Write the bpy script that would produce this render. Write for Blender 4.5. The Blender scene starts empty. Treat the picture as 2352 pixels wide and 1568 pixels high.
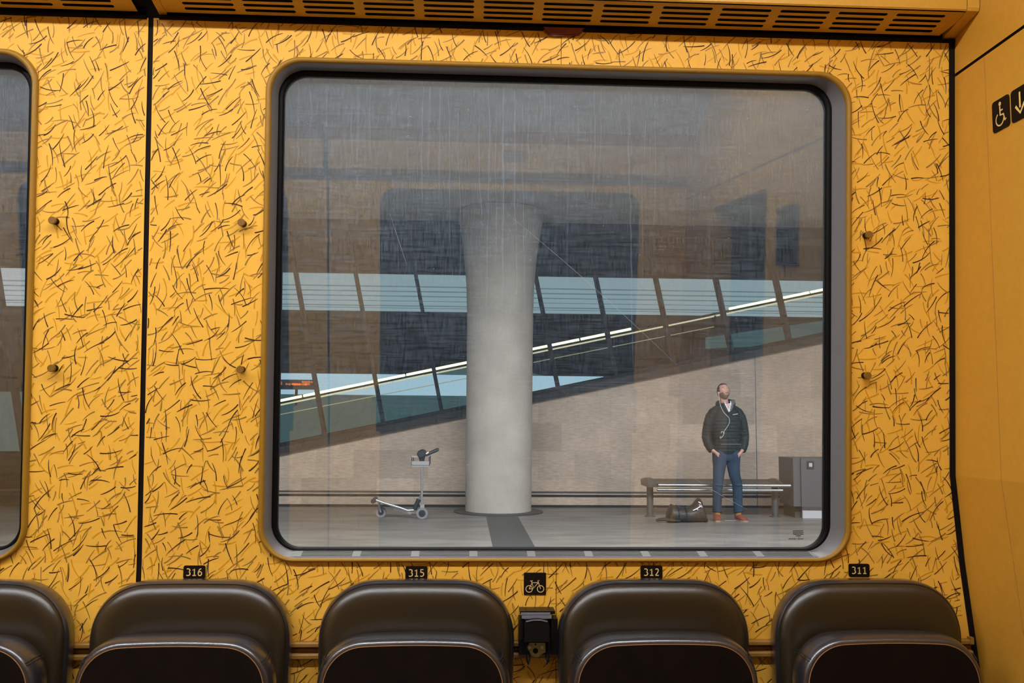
import bpy, bmesh, math, random
import numpy as np
from mathutils import Vector, Matrix
from mathutils.geometry import tessellate_polygon
R = random.Random(7)
S = bpy.context.scene
C = S.collection
PI = math.pi
EYE = 1.27

# ------------------------------------------------------------------ camera
FPX = 2070.17; YAW, PIT, ROL = 0.0507434, 0.0902787, 0.0078009
_f = np.array([math.sin(YAW)*math.cos(PIT), math.cos(YAW)*math.cos(PIT), math.sin(PIT)])
_r0 = np.array([math.cos(YAW), -math.sin(YAW), 0.0]); _u0 = np.cross(_r0, _f)
_r = _r0*math.cos(ROL)+_u0*math.sin(ROL); _u = -_r0*math.sin(ROL)+_u0*math.cos(ROL)
cam = bpy.data.cameras.new('camera'); cam_o = bpy.data.objects.new('camera', cam); C.objects.link(cam_o)
cam.sensor_width = 36; cam.lens = FPX/2352*36; cam.clip_start = .02; cam.clip_end = 200
m = Matrix.Identity(4)
for i in range(3):
    m[i][0] = _r[i]; m[i][1] = _u[i]; m[i][2] = -_f[i]
m.translation = (0, 0, EYE)
cam_o.matrix_world = m
S.camera = cam_o

def at(x, y, Y):
    "world point where the sight line through a photo pixel meets the vertical plane at depth Y"
    d = _f*FPX+_r*(x-1176)-_u*(y-784); d = d*Y/d[1]
    return Vector((d[0], d[1], d[2]+EYE))
def zat(y, Y, x=1200): return at(x, y, Y).z
def xat(x, Y, y=800): return at(x, y, Y).x

# ------------------------------------------------------------------ world, exposure
w = bpy.data.worlds.new('world'); S.world = w; w.use_nodes = True
w.node_tree.nodes['Background'].inputs[0].default_value = (.55, .65, .8, 1)
w.node_tree.nodes['Background'].inputs[1].default_value = .10
S.view_settings.view_transform = 'Standard'; S.view_settings.look = 'None'
S.view_settings.exposure = 0.0; S.view_settings.gamma = 1; S.view_settings.use_curve_mapping = False
ADDED_DOWNLIGHT = 190         # watts of each unseen downlight added to brighten the near platform floor
S.cycles.max_bounces = 10; S.cycles.transparent_max_bounces = 24
S.cycles.use_denoising = True
S.cycles.sample_clamp_indirect = 6
CAR_LAMP = 108.0       # emission of the train's ceiling lamps
ADDED_WASHER = 185      # watts of each unseen light added to brighten the travertine wall

# ------------------------------------------------------------------ materials
def mat(name, col, rough=.5, metal=0, spec=.5, bump=None, noise=None, emit=None, coat=0):
    m = bpy.data.materials.new(name); m.use_nodes = True
    nt = m.node_tree; b = nt.nodes['Principled BSDF']
    b.inputs['Base Color'].default_value = (*col, 1); b.inputs['Roughness'].default_value = rough
    b.inputs['Metallic'].default_value = metal; b.inputs['Specular IOR Level'].default_value = spec
    if coat: b.inputs['Coat Weight'].default_value = coat; b.inputs['Coat Roughness'].default_value = .25
    tc = nt.nodes.new('ShaderNodeTexCoord')
    def nz(scale, detail=3, stretch=None):
        n = nt.nodes.new('ShaderNodeTexNoise'); n.inputs['Scale'].default_value = scale; n.inputs['Detail'].default_value = detail
        if stretch:
            mp = nt.nodes.new('ShaderNodeMapping'); mp.inputs['Scale'].default_value = stretch
            nt.links.new(tc.outputs['Object'], mp.inputs[0]); nt.links.new(mp.outputs[0], n.inputs['Vector'])
        else: nt.links.new(tc.outputs['Object'], n.inputs['Vector'])
        return n
    if noise:      # (scale, amount, stretch)
        n = nz(noise[0], 5, noise[2] if len(noise) > 2 else None)
        r = nt.nodes.new('ShaderNodeMapRange'); r.inputs['From Min'].default_value = .3; r.inputs['From Max'].default_value = .7
        r.inputs['To Min'].default_value = 1-noise[1]; r.inputs['To Max'].default_value = 1+noise[1]
        mx = nt.nodes.new('ShaderNodeVectorMath'); mx.operation = 'SCALE'
        mx.inputs[0].default_value = col
        nt.links.new(n.outputs['Fac'], r.inputs['Value']); nt.links.new(r.outputs[0], mx.inputs['Scale'])
        nt.links.new(mx.outputs[0], b.inputs['Base Color'])
    if bump:       # (scale, strength, distance)
        n = nz(bump[0], 2)
        bp = nt.nodes.new('ShaderNodeBump'); bp.inputs['Strength'].default_value = bump[1]; bp.inputs['Distance'].default_value = bump[2]
        nt.links.new(n.outputs['Fac'], bp.inputs['Height']); nt.links.new(bp.outputs[0], b.inputs['Normal'])
    if emit:
        b.inputs['Emission Color'].default_value = (*emit[0], 1); b.inputs['Emission Strength'].default_value = emit[1]
    return m

M = {}
M['yellow'] = mat('yellow_laminate', (.80, .43, .050), .55, spec=.3, noise=(60, .03))
M['st_dark'] = mat('stroke_dark_brown', (.030, .010, .007), .55, spec=.2)
M['st_brown'] = mat('stroke_brown', (.30, .135, .030), .55, spec=.3)
M['st_olive'] = mat('stroke_olive', (.25, .145, .020), .55, spec=.3)
M['st_gold'] = mat('stroke_gold', (.58, .27, .004), .55, spec=.3)
M['ochre'] = mat('ochre_paint', (.56, .29, .024), .42, noise=(90, .04), bump=(700, .08, .001))
M['partition'] = mat('partition_ochre', (.58, .29, .030), .45, noise=(50, .04), bump=(500, .06, .001))
M['rim'] = mat('ochre_rim_rubber', (.30, .155, .012), .45, spec=.35)
M['knob'] = mat('ochre_dark_knob', (.20, .095, .008), .45)
M['black'] = mat('black_gap', (.006, .004, .003), .8, spec=.1)
M['seam'] = mat('black_rubber_seam', (.007, .004, .003), .7, spec=.12)
M['reveal'] = mat('grey_window_frame', (.172, .166, .168), .36, noise=(200, .04))
M['gasket'] = mat('black_gasket', (.003, .003, .003), .5, spec=.15)
M['leather'] = mat('dark_leather_wall_tint', (.022, .015, .006), .31, bump=(900, .22, .001), spec=.7)  # brown base colour stands in for the yellow wall's reflection
M['leather_edge'] = mat('dark_leather_edge_sheen', (.018, .017, .020), .30, bump=(300, .2, .002), spec=.8, coat=.9)  # bluish base colour stands in for the lamp highlight on the edges
M['piping'] = mat('seam_piping', (.012, .010, .009), .5)
M['board'] = mat('black_seat_board', (.006, .003, .002), .6, spec=.12, noise=(30, .3))
M['board_edge'] = mat('tan_board_edge', (.28, .13, .04), .5)
M['rail'] = mat('ochre_rail', (.30, .145, .022), .4)
M['sign'] = mat('sign_black', (.007, .004, .003), .6, spec=.12)
M['sign_ink'] = mat('sign_cream', (.80, .56, .20), .5)
M['red_tab'] = mat('red_brown_plastic', (.17, .030, .006), .4)
M['white_ceiling'] = mat('car_ceiling_grey', (.32, .32, .32), .5)
M['car_floor'] = mat('car_floor', (.14, .14, .14), .5, noise=(40, .3))
M['lamp'] = mat('car_lamp', (1, 1, 1), .5, emit=((.97, .965, 1.0), CAR_LAMP))
M['belt'] = mat('black_plastic', (.005, .004, .004), .4, spec=.25)
M['belt_edge'] = mat('grey_plastic', (.16, .16, .19), .35)
M['brass'] = mat('brass_plate', (.36, .30, .10), .35, metal=.8)
M['screw'] = mat('screw_steel', (.7, .55, .35), .3, metal=.9)
M['door_dark'] = mat('dark_door_glass', (.020, .022, .026), .12)
M['steel'] = mat('brushed_steel', (.62, .63, .66), .28, metal=1)
M['alu'] = mat('aluminium', (.66, .68, .72), .36, metal=.85)
M['dark_plastic'] = mat('dark_plastic', (.022, .028, .036), .4)
M['rubber'] = mat('wheel_rubber', (.22, .22, .24), .6)
M['bench_dark'] = mat('bench_perforated_steel', (.10, .095, .085), .35, metal=.6)
M['bench_leg'] = mat('bench_leg_steel', (.15, .145, .135), .4, metal=.5)
M['bin'] = mat('bin_grey', (.085, .095, .11), .5)
M['bin_base'] = mat('bin_base_pale', (.50, .53, .58), .4)
M['header'] = mat('header_beam', (.012, .014, .018), .6)
M['soffit'] = mat('station_soffit', (.52, .50, .48), .7, noise=(1.5, .12))
M['sill'] = mat('dark_sill', (.028, .027, .027), .7, spec=.2)
M['mullion'] = mat('dark_mullion', (.014, .016, .019), .8, spec=.1)
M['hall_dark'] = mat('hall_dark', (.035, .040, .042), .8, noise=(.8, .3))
M['stripe'] = mat('floor_stripe_dark', (.055, .056, .056), .5)
M['pillar'] = mat('pillar_concrete', (.50, .465, .41), .75, noise=(2.2, .13), bump=(30, .2, .01))
M['collar'] = mat('pillar_collar', (.06, .058, .056), .5)
M['track'] = mat('track_bed', (.03, .03, .03), .9)
M['added_wall_washer'] = mat('added_wall_washer', (1, 1, 1), .5, emit=((1.0, .97, .93), ADDED_WASHER))
M['led'] = mat('led_strip', (1, .9, .5), .5, emit=((1.0, .78, .34), 4.6))
M['led_dim'] = mat('led_strip_dim', (1, .8, .5), .5, emit=((1.0, .68, .40), 1.1))
M['led_faint'] = mat('led_strip_faint', (1, .8, .5), .5, emit=((1.0, .70, .38), .42))
M['louver'] = mat('daylit_louvres', (.5, .6, .62), .5, emit=((.86, .93, .95), .50))
M['louver_gap'] = mat('louvre_gaps', (.06, .07, .08), .5, emit=((.80, .92, .96), .28))
M['bright'] = mat('daylit_opening', (.5, .6, .65), .5, emit=((.76, .89, 1.0), .85))
M['teal'] = mat('teal_hall_wall_glow', (.07, .12, .12), .5, emit=((.45, .75, .72), .14))  # wall glows by itself in place of hall lighting
M['orange'] = mat('orange_display_light', (1, .2, .05), .5, emit=((1.0, .22, .05), .9))

def travertine():
    m = bpy.data.materials.new('travertine_blocks'); m.use_nodes = True; nt = m.node_tree
    b = nt.nodes['Principled BSDF']; b.inputs['Roughness'].default_value = .65
    tc = nt.nodes.new('ShaderNodeTexCoord')
    sx = nt.nodes.new('ShaderNodeSeparateXYZ'); nt.links.new(tc.outputs['Object'], sx.inputs[0])
    cb = nt.nodes.new('ShaderNodeCombineXYZ'); nt.links.new(sx.outputs[0], cb.inputs[0]); nt.links.new(sx.outputs[2], cb.inputs[1])
    br = nt.nodes.new('ShaderNodeTexBrick'); nt.links.new(cb.outputs[0], br.inputs['Vector'])
    br.offset = .37; br.inputs['Scale'].default_value = 1; br.inputs['Brick Width'].default_value = .56; br.inputs['Row Height'].default_value = .425
    br.inputs['Mortar Size'].default_value = .0025; br.inputs['Mortar Smooth'].default_value = .5
    br.inputs['Color1'].default_value = (.62, .49, .39, 1); br.inputs['Color2'].default_value = (.45, .36, .29, 1); br.inputs['Mortar'].default_value = (.44, .36, .29, 1)
    br.inputs['Bias'].default_value = .1
    def streak(sc, st, lo, hi):
        mp = nt.nodes.new('ShaderNodeMapping'); mp.inputs['Scale'].default_value = st; nt.links.new(cb.outputs[0], mp.inputs[0])
        n = nt.nodes.new('ShaderNodeTexNoise'); n.inputs['Scale'].default_value = sc; n.inputs['Detail'].default_value = 6; n.inputs['Roughness'].default_value = .65
        nt.links.new(mp.outputs[0], n.inputs['Vector'])
        r = nt.nodes.new('ShaderNodeMapRange'); r.inputs['From Min'].default_value = .3; r.inputs['From Max'].default_value = .62
        r.inputs['To Min'].default_value = lo; r.inputs['To Max'].default_value = hi; nt.links.new(n.outputs['Fac'], r.inputs['Value']); return r
    a = streak(9, (1, 5.5, 1), .72, 1.05); c = streak(1.1, (1, 1.5, 1), .86, 1.08)
    v1 = nt.nodes.new('ShaderNodeMath'); v1.operation = 'MULTIPLY'; nt.links.new(a.outputs[0], v1.inputs[0]); nt.links.new(c.outputs[0], v1.inputs[1])
    v2 = nt.nodes.new('ShaderNodeVectorMath'); v2.operation = 'SCALE'; nt.links.new(br.outputs['Color'], v2.inputs[0]); nt.links.new(v1.outputs[0], v2.inputs['Scale'])
    nt.links.new(v2.outputs[0], b.inputs['Base Color'])
    return m
M['travertine'] = travertine()
def floor_mat():
    m = mat('platform_granite', (.30, .28, .255), .38)
    nt = m.node_tree; b = nt.nodes['Principled BSDF']
    tc = nt.nodes.new('ShaderNodeTexCoord'); mp = nt.nodes.new('ShaderNodeMapping'); mp.inputs['Scale'].default_value = (.5, 1.6, 1)
    n = nt.nodes.new('ShaderNodeTexNoise'); n.inputs['Scale'].default_value = 2.2; n.inputs['Detail'].default_value = 7; n.inputs['Roughness'].default_value = .6
    nt.links.new(tc.outputs['Object'], mp.inputs[0]); nt.links.new(mp.outputs[0], n.inputs['Vector'])
    cr = nt.nodes.new('ShaderNodeValToRGB'); cr.color_ramp.elements[0].position = .3; cr.color_ramp.elements[1].position = .72
    cr.color_ramp.elements[0].color = (.13, .125, .12, 1); cr.color_ramp.elements[1].color = (.27, .255, .235, 1)
    nt.links.new(n.outputs['Fac'], cr.inputs[0]); nt.links.new(cr.outputs[0], b.inputs['Base Color']); return m
M['platform'] = floor_mat()

def glass_mat(name, tint, refl, dirt, streaks=True):
    m = bpy.data.materials.new(name); m.use_nodes = True; nt = m.node_tree; L = nt.links
    for n in list(nt.nodes): nt.nodes.remove(n)
    out = nt.nodes.new('ShaderNodeOutputMaterial')
    tr = nt.nodes.new('ShaderNodeBsdfTransparent'); tr.inputs[0].default_value = (*tint, 1)
    gl = nt.nodes.new('ShaderNodeBsdfGlossy'); gl.inputs['Roughness'].default_value = .0; gl.inputs[0].default_value = (.93, .97, 1, 1)
    lw = nt.nodes.new('ShaderNodeLayerWeight'); lw.inputs['Blend'].default_value = .25
    mr = nt.nodes.new('ShaderNodeMapRange'); mr.inputs['To Min'].default_value = refl; mr.inputs['To Max'].default_value = .8 if dirt else .05
    pw = nt.nodes.new('ShaderNodeMath'); pw.operation = 'POWER'; pw.inputs[1].default_value = 2.5
    L.new(lw.outputs['Facing'], pw.inputs[0]); L.new(pw.outputs[0], mr.inputs['Value'])
    m1 = nt.nodes.new('ShaderNodeMixShader'); L.new(mr.outputs[0], m1.inputs[0]); L.new(tr.outputs[0], m1.inputs[1]); L.new(gl.outputs[0], m1.inputs[2])
    if not dirt:
        L.new(m1.outputs[0], out.inputs[0]); return m
    tc = nt.nodes.new('ShaderNodeTexCoord')
    def noise(scale, st, lo, hi, a, b, det=4):
        mp = nt.nodes.new('ShaderNodeMapping'); mp.inputs['Scale'].default_value = st; L.new(tc.outputs['Object'], mp.inputs[0])
        n = nt.nodes.new('ShaderNodeTexNoise'); n.inputs['Scale'].default_value = scale; n.inputs['Detail'].default_value = det; L.new(mp.outputs[0], n.inputs['Vector'])
        r = nt.nodes.new('ShaderNodeMapRange'); r.inputs['From Min'].default_value = lo; r.inputs['From Max'].default_value = hi
        r.inputs['To Min'].default_value = a; r.inputs['To Max'].default_value = b; L.new(n.outputs['Fac'], r.inputs['Value']); return r.outputs[0]
    def op(o, a, b):
        n = nt.nodes.new('ShaderNodeMath'); n.operation = o
        for i, v in enumerate((a, b)):
            if isinstance(v, (int, float)): n.inputs[i].default_value = v
            else: L.new(v, n.inputs[i])
        return n.outputs[0]
    base = noise(1.6, (1, 1, 1), .25, .75, .75, 1.25)
    wv = noise(1, (380, 380, 16), .3, .7, .45, 1.55, 1)      # vertical wipe marks
    wh = noise(1, (16, 16, 380), .3, .7, .55, 1.45, 1)       # horizontal wipe marks
    sx = nt.nodes.new('ShaderNodeSeparateXYZ'); L.new(tc.outputs['Object'], sx.inputs[0])
    hz = nt.nodes.new('ShaderNodeMapRange'); L.new(sx.outputs[2], hz.inputs['Value'])
    hz.inputs['From Min'].default_value = EYE-.3; hz.inputs['From Max'].default_value = EYE+.85; hz.inputs['To Min'].default_value = .16; hz.inputs['To Max'].default_value = 1.85  # dust thickens upwards, also making up for a weak ceiling reflection
    fac = op('MULTIPLY', op('MULTIPLY', base, op('MULTIPLY', wv, wh)), hz.outputs[0])
    fac = op('MULTIPLY', fac, dirt)
    if streaks:
        dr = noise(1, (75, 0, .55), .60, .80, 0, .26, 2)     # dried water runs
        hi = nt.nodes.new('ShaderNodeMapRange'); L.new(sx.outputs[2], hi.inputs['Value'])
        hi.inputs['From Min'].default_value = EYE+.12; hi.inputs['From Max'].default_value = EYE+.75
        fac = op('ADD', fac, op('MULTIPLY', dr, op('MULTIPLY', hi.outputs[0], .55)))
    df = nt.nodes.new('ShaderNodeBsdfDiffuse'); df.inputs[0].default_value = (.62, .80, 1, 1)
    tl = nt.nodes.new('ShaderNodeBsdfTranslucent'); tl.inputs[0].default_value = (.62, .80, 1, 1)
    ad = nt.nodes.new('ShaderNodeMixShader'); ad.inputs[0].default_value = .5; L.new(df.outputs[0], ad.inputs[1]); L.new(tl.outputs[0], ad.inputs[2])
    m2 = nt.nodes.new('ShaderNodeMixShader'); L.new(fac, m2.inputs[0]); L.new(m1.outputs[0], m2.inputs[1]); L.new(ad.outputs[0], m2.inputs[2])
    L.new(m2.outputs[0], out.inputs[0]); return m
M['glass'] = glass_mat('dusty_window_glass', (.90, .93, .95), .066, .058)
M['hall_glass'] = glass_mat('teal_facade_glass', (.80, .90, .91), .0, 0)
def mark_mat(name, col, fac):
    m = bpy.data.materials.new(name); m.use_nodes = True; nt = m.node_tree; L = nt.links
    for n in list(nt.nodes): nt.nodes.remove(n)
    out = nt.nodes.new('ShaderNodeOutputMaterial'); tr = nt.nodes.new('ShaderNodeBsdfTransparent')
    df = nt.nodes.new('ShaderNodeBsdfDiffuse'); tl = nt.nodes.new('ShaderNodeBsdfTranslucent')
    df.inputs[0].default_value = tl.inputs[0].default_value = (*col, 1)
    a = nt.nodes.new('ShaderNodeMixShader'); a.inputs[0].default_value = .6; L.new(df.outputs[0], a.inputs[1]); L.new(tl.outputs[0], a.inputs[2])
    b = nt.nodes.new('ShaderNodeMixShader'); b.inputs[0].default_value = fac; L.new(tr.outputs[0], b.inputs[1]); L.new(a.outputs[0], b.inputs[2]); L.new(b.outputs[0], out.inputs[0]); return m
M['scratch'] = mark_mat('scratch_mark', (.95, .97, 1), .55)
M['scratch_faint'] = mark_mat('scratch_mark_faint', (.9, .95, 1), .20)
M['drip'] = mark_mat('dried_water_run', (.62, .80, 1), .15)

# ------------------------------------------------------------------ mesh helpers
class MB:
    def __init__(s): s.v = []; s.f = []; s.m = []; s.mats = []
    def mi(s, mt):
        if mt not in s.mats: s.mats.append(mt)
        return s.mats.index(mt)
    def add(s, vs, fs, mt):
        k = len(s.v); i = s.mi(mt); s.v += [tuple(v) for v in vs]
        for f in fs: s.f.append([k+a for a in f]); s.m.append(i)
    def box(s, a, b, mt):
        (x0, y0, z0), (x1, y1, z1) = a, b
        vs = [(x, y, z) for x in (x0, x1) for y in (y0, y1) for z in (z0, z1)]
        s.add(vs, [(0, 1, 3, 2), (4, 6, 7, 5), (0, 4, 5, 1), (2, 3, 7, 6), (0, 2, 6, 4), (1, 5, 7, 3)], mt)
    def obox(s, pts8, mt):   # pts: bottom 4 then top 4
        s.add(pts8, [(3, 2, 1, 0), (4, 5, 6, 7), (0, 1, 5, 4), (1, 2, 6, 5), (2, 3, 7, 6), (3, 0, 4, 7)], mt)
    def loft(s, rings, mt, cap=True, closed=True):
        n = len(rings[0]); vs = [v for r in rings for v in r]; fs = []
        for i in range(len(rings)-1):
            for j in range(n if closed else n-1):
                a = i*n+j; b = i*n+(j+1) % n; fs.append((a, b, b+n, a+n))
        if cap and closed:
            fs.append(tuple(range(n))[::-1]); fs.append(tuple((len(rings)-1)*n+j for j in range(n)))
        s.add(vs, fs, mt)
    def tube(s, path, r, mt, n=10, cap=True, closed=False, squash=None):
        P = [Vector(p) for p in path]; N = len(P); rings = []
        rr = r if isinstance(r, (list, tuple)) else [r]*N
        t0 = (P[1]-P[0]).normalized(); a = Vector((0, 0, 1)) if abs(t0.z) < .9 else Vector((1, 0, 0))
        up = (a-t0*a.dot(t0)).normalized()
        for i in range(N):
            if closed: t = (P[(i+1) % N]-P[i-1]).normalized()
            else: t = (P[min(i+1, N-1)]-P[max(i-1, 0)]).normalized()
            up = (up-t*up.dot(t)).normalized(); sd = t.cross(up)
            sq = squash or 1
            rings.append([P[i]+(up*math.cos(q)*sq+sd*math.sin(q))*rr[i] for q in [2*PI*k/n for k in range(n)]])
        if closed: rings.append(rings[0])
        s.loft(rings, mt, cap and not closed)
    def cyl(s, a, b, r, mt, n=24, r2=None):
        s.tube([a, b], [r, r2 if r2 is not None else r], mt, n)
    def ball(s, c, r, mt, n=16, fn=None):
        rings = []
        rr = r if isinstance(r, (list, tuple)) else (r, r, r)
        for i in range(n//2+1):
            th = PI*i/(n//2); th = min(max(th, .02), PI-.02)
            rings.append([Vector((c[0]+rr[0]*math.sin(th)*math.cos(q), c[1]+rr[1]*math.sin(th)*math.sin(q), c[2]+rr[2]*math.cos(th))) for q in [2*PI*k/n for k in range(n)]])
        s.loft(rings, mt)
    def build(s, name, parent=None, smooth=False, mods=None, sharp=None):
        me = bpy.data.meshes.new(name); me.from_pydata(s.v, [], s.f); me.validate()
        for q in s.mats: me.materials.append(M[q] if isinstance(q, str) else q)
        if len(me.polygons) == len(s.m): me.polygons.foreach_set('material_index', s.m)
        if len(s.mats) < 3:
            bm = bmesh.new(); bm.from_mesh(me); bmesh.ops.recalc_face_normals(bm, faces=bm.faces); bm.to_mesh(me); bm.free()
        if smooth:
            me.polygons.foreach_set('use_smooth', [True]*len(me.polygons))
            me.set_sharp_from_angle(angle=math.radians(smooth if smooth is not True else 40))
        o = bpy.data.objects.new(name, me); C.objects.link(o)
        if parent: o.parent = parent
        return o

def tag(o, label, cat, group=None, kind=None):
    o['label'] = label; o['category'] = cat
    if group: o['group'] = group
    if kind: o['kind'] = kind
    return o
def struct(o, label=None):
    o['kind'] = 'structure'
    if label: o['label'] = label
    return o
def empty(name, loc=(0, 0, 0)):
    o = bpy.data.objects.new(name, None); o.location = loc; o.empty_display_size = .05; C.objects.link(o); return o
def adopt(parent, *kids):
    for k in kids:
        k.parent = parent; k.matrix_parent_inverse = Matrix.Translation(parent.location).inverted()
def thing(name, label, cat, loc=(0, 0, 0), group=None):
    return tag(empty(name, loc), label, cat, group)
def part(mb, name, par, **k):
    o = mb.build(name, None, **k); adopt(par, o); return o

def rrect(x0, x1, z0, z1, r, n=10):
    "rounded rectangle, counter-clockwise from the lower right corner; r may be 4 radii (br, tr, tl, bl)"
    rs = r if isinstance(r, (list, tuple)) else (r,)*4; out = []
    for (cx, cz, a0, q) in ((x1-rs[0], z0+rs[0], -90, rs[0]), (x1-rs[1], z1-rs[1], 0, rs[1]), (x0+rs[2], z1-rs[2], 90, rs[2]), (x0+rs[3], z0+rs[3], 180, rs[3])):
        for k in range(n+1):
            a = math.radians(a0+90*k/n); out.append((cx+q*math.cos(a), cz+q*math.sin(a)))
    return out
def plate(mb, outer, holes, fn, mt):
    loops = [[Vector((a, b, 0)) for a, b in L] for L in [outer]+holes]
    flat = [(a, b) for L in [outer]+holes for a, b in L]
    mb.add([fn(a, b) for a, b in flat], [tuple(t) for t in tessellate_polygon(loops)], mt)

# ------------------------------------------------------------------ window-side wall surface
T = .0643; YW = 2.18; ZB = -.335
def W(u, z, w=0):
    "point on the wall: u along the car, z above the eye, w into the cabin"
    if z >= ZB: return Vector((u, YW-T*z-w, EYE+z-T*w))
    return Vector((u, YW-T*ZB-w, EYE+z-T*w*max(0, 1-(ZB-z)/.05)))
MY = .8
def WO(u, z, w=0):
    p = W(u, z, w); return Vector((p.x, 2*MY-p.y, p.z))

def strokes(mb, fn, x0, x1, z0, z1, dens, blocked, rnd, keep=None):
    # one jittered grid per ink keeps the print even, as on the laminate
    for kind, share, l0, w0, base in (('st_gold', .30, .037, .00165, .0003), ('st_olive', .24, .039, .0014, .0004), ('st_brown', .18, .037, .0012, .0005), ('st_dark', .27, .041, .00112, .0007)):
        cell = 1/math.sqrt(dens*share); nx = int((x1-x0+.05)/cell)+1; nz = int((z1-z0+.05)/cell)+1
        for i in range(nx):
            for j in range(nz):
                cx = x0-.025+(i+rnd.uniform(0, 1)+.5*(j % 2)-.25)*cell; cz = z0-.025+(j+rnd.uniform(.1, .9))*cell
                lay = base+rnd.random()*.00008
                q = rnd.random()
                a = rnd.gauss(42, 17) if q < .52 else (rnd.gauss(105, 15) if q < .90 else rnd.gauss(3, 8))
                a = math.radians(a); ln = min(.060, max(.018, rnd.gauss(l0, .009))); bend = math.radians(rnd.choice((-1, 1))*rnd.uniform(8, 44))
                wd = w0*rnd.uniform(.75, 1.2); K = 6
                tp = rnd.choice((0, 1)); pts = []; px, pz = 0, 0
                for k in range(K+1):
                    pts.append((px, pz)); b = a+bend*(k/K-.5); px += math.cos(b)*ln/K; pz += math.sin(b)*ln/K
                mx, mz = px/2, pz/2
                L = []; Rr = []; Zs = []
                for k, (x, z) in enumerate(pts):
                    t = k/K if tp else 1-k/K; b = a+bend*(k/K-.5); h = wd*(.30+.70*t**.5)
                    X = cx+x-mx; Z = cz+z-mz
                    if not (x0+.001 < X < x1-.001 and z0+.001 < Z < z1-.001) or blocked(X, Z):
                        if len(L) > 1: break
                        L = []; Rr = []; Zs = []; continue
                    Zs.append(Z); L.append(fn(X-math.sin(b)*h, Z+math.cos(b)*h, lay)); Rr.append(fn(X+math.sin(b)*h, Z-math.cos(b)*h, lay))
                if len(L) < 3: continue
                n_ = len(L); fs = [(k, k+1, n_+k+1, n_+k) for k in range(n_-1) if keep is None or keep[0] <= (Zs[k]+Zs[k+1])/2 < keep[1]]
                if fs: mb.add(L+Rr, fs, kind)

def in_rr(x, z, b, r):
    x0, x1, z0, z1 = b
    if not (x0 < x < x1 and z0 < z < z1): return False
    dx = max(x0+r-x, x-(x1-r), 0); dz = max(z0+r-z, z-(z1-r), 0)
    return dx*dx+dz*dz < r*r

SEAM = (-.7685, -.7565)
WIN1 = (-.488, .9465, -.332, .873); WIN2 = (-2.454, -1.0195, -.332, .873)
TOP = .9575; BOT = -1.27
def pattern_panel(name, x0, x1, hole, fn, dens, seed, hole_r=.085, slant=False):
    xr = (lambda z: XP(z)-.008) if slant else (lambda z: x1)
    zl = -.80 if dens > 1500 else BOT
    mb = MB()
    if hole:
        h = (hole[0]+.008, hole[1]-.008, hole[2]+.006, hole[3]-.008); holes = [rrect(*h, hole_r-.008)[::-1]]
        blk = lambda X, Z: in_rr(X, Z, h, hole_r-.008) or X > xr(Z)-.002
    else: holes = []; blk = lambda X, Z: X > xr(Z)-.002
    plate(mb, [(x0, ZB), (xr(ZB), ZB), (xr(-.12), -.12), (xr(TOP), TOP), (x0, TOP)], holes, fn, 'yellow')
    strokes(mb, fn, x0, max(xr(ZB), x1), zl, TOP, dens, blk, random.Random(seed), (ZB, 9))
    o = struct(mb.build(name))
    mb = MB(); mb.add([fn(x0, BOT), fn(xr(BOT), BOT), fn(xr(ZB), ZB), fn(x0, ZB)], [(0, 1, 2, 3)], 'yellow')
    strokes(mb, fn, x0, max(xr(ZB), x1), zl, TOP, dens, blk, random.Random(seed), (-9, ZB))
    struct(mb.build('wall_front_lower'), 'lower yellow laminate wall panel behind the folding seats'); return o
def XP(z): return 1.209 if z > -.12 else 1.209+(-.12-z)*.11
struct(pattern_panel('wall_front', SEAM[1], 1.201, WIN1, W, 2500, 3, slant=True), 'yellow laminate wall panel around the large window, printed with curved strokes')
struct(pattern_panel('wall_front.001', -2.72, SEAM[0], WIN2, W, 2500, 4), 'yellow laminate wall panel left of the black seam')
struct(pattern_panel('wall_front.002', -4.2, -2.73, None, W, 600, 5), 'yellow laminate wall panel at the far left')
# black seams
def strip(u0, u1, z0, z1, w, mt, fn=W):
    mb = MB(); K = 14; zs = sorted([z0+(z1-z0)*k/K for k in range(K+1)]+([ZB] if z0 < ZB < z1 else []))
    rings = [[fn(u0, z, -.02), fn(u1, z, -.02), fn(u1, z, w), fn(u0, z, w)] for z in zs]
    mb.loft(rings, mt); return mb
struct(strip(SEAM[0]-.002, SEAM[1]+.002, BOT, TOP, -.003, 'seam').build('trim_1'), 'black seam between two yellow wall panels')
struct(strip(-2.732, -2.718, BOT, TOP, -.003, 'seam').build('trim_2'))
# hairline joints above and below the window
mb = MB()
for z0, z1 in ((.873, .968), (-.62, -.330)):
    for a in (0,):
        vs = [W(.222, z0, .0009), W(.2232, z0, .0009), W(.2232, z1, .0009), W(.222, z1, .0009)]
        mb.add(vs, [(0, 1, 2, 3)], 'st_dark')
struct(mb.build('trim_3'), 'hairline joint in the wall panel above and below the window')

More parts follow.
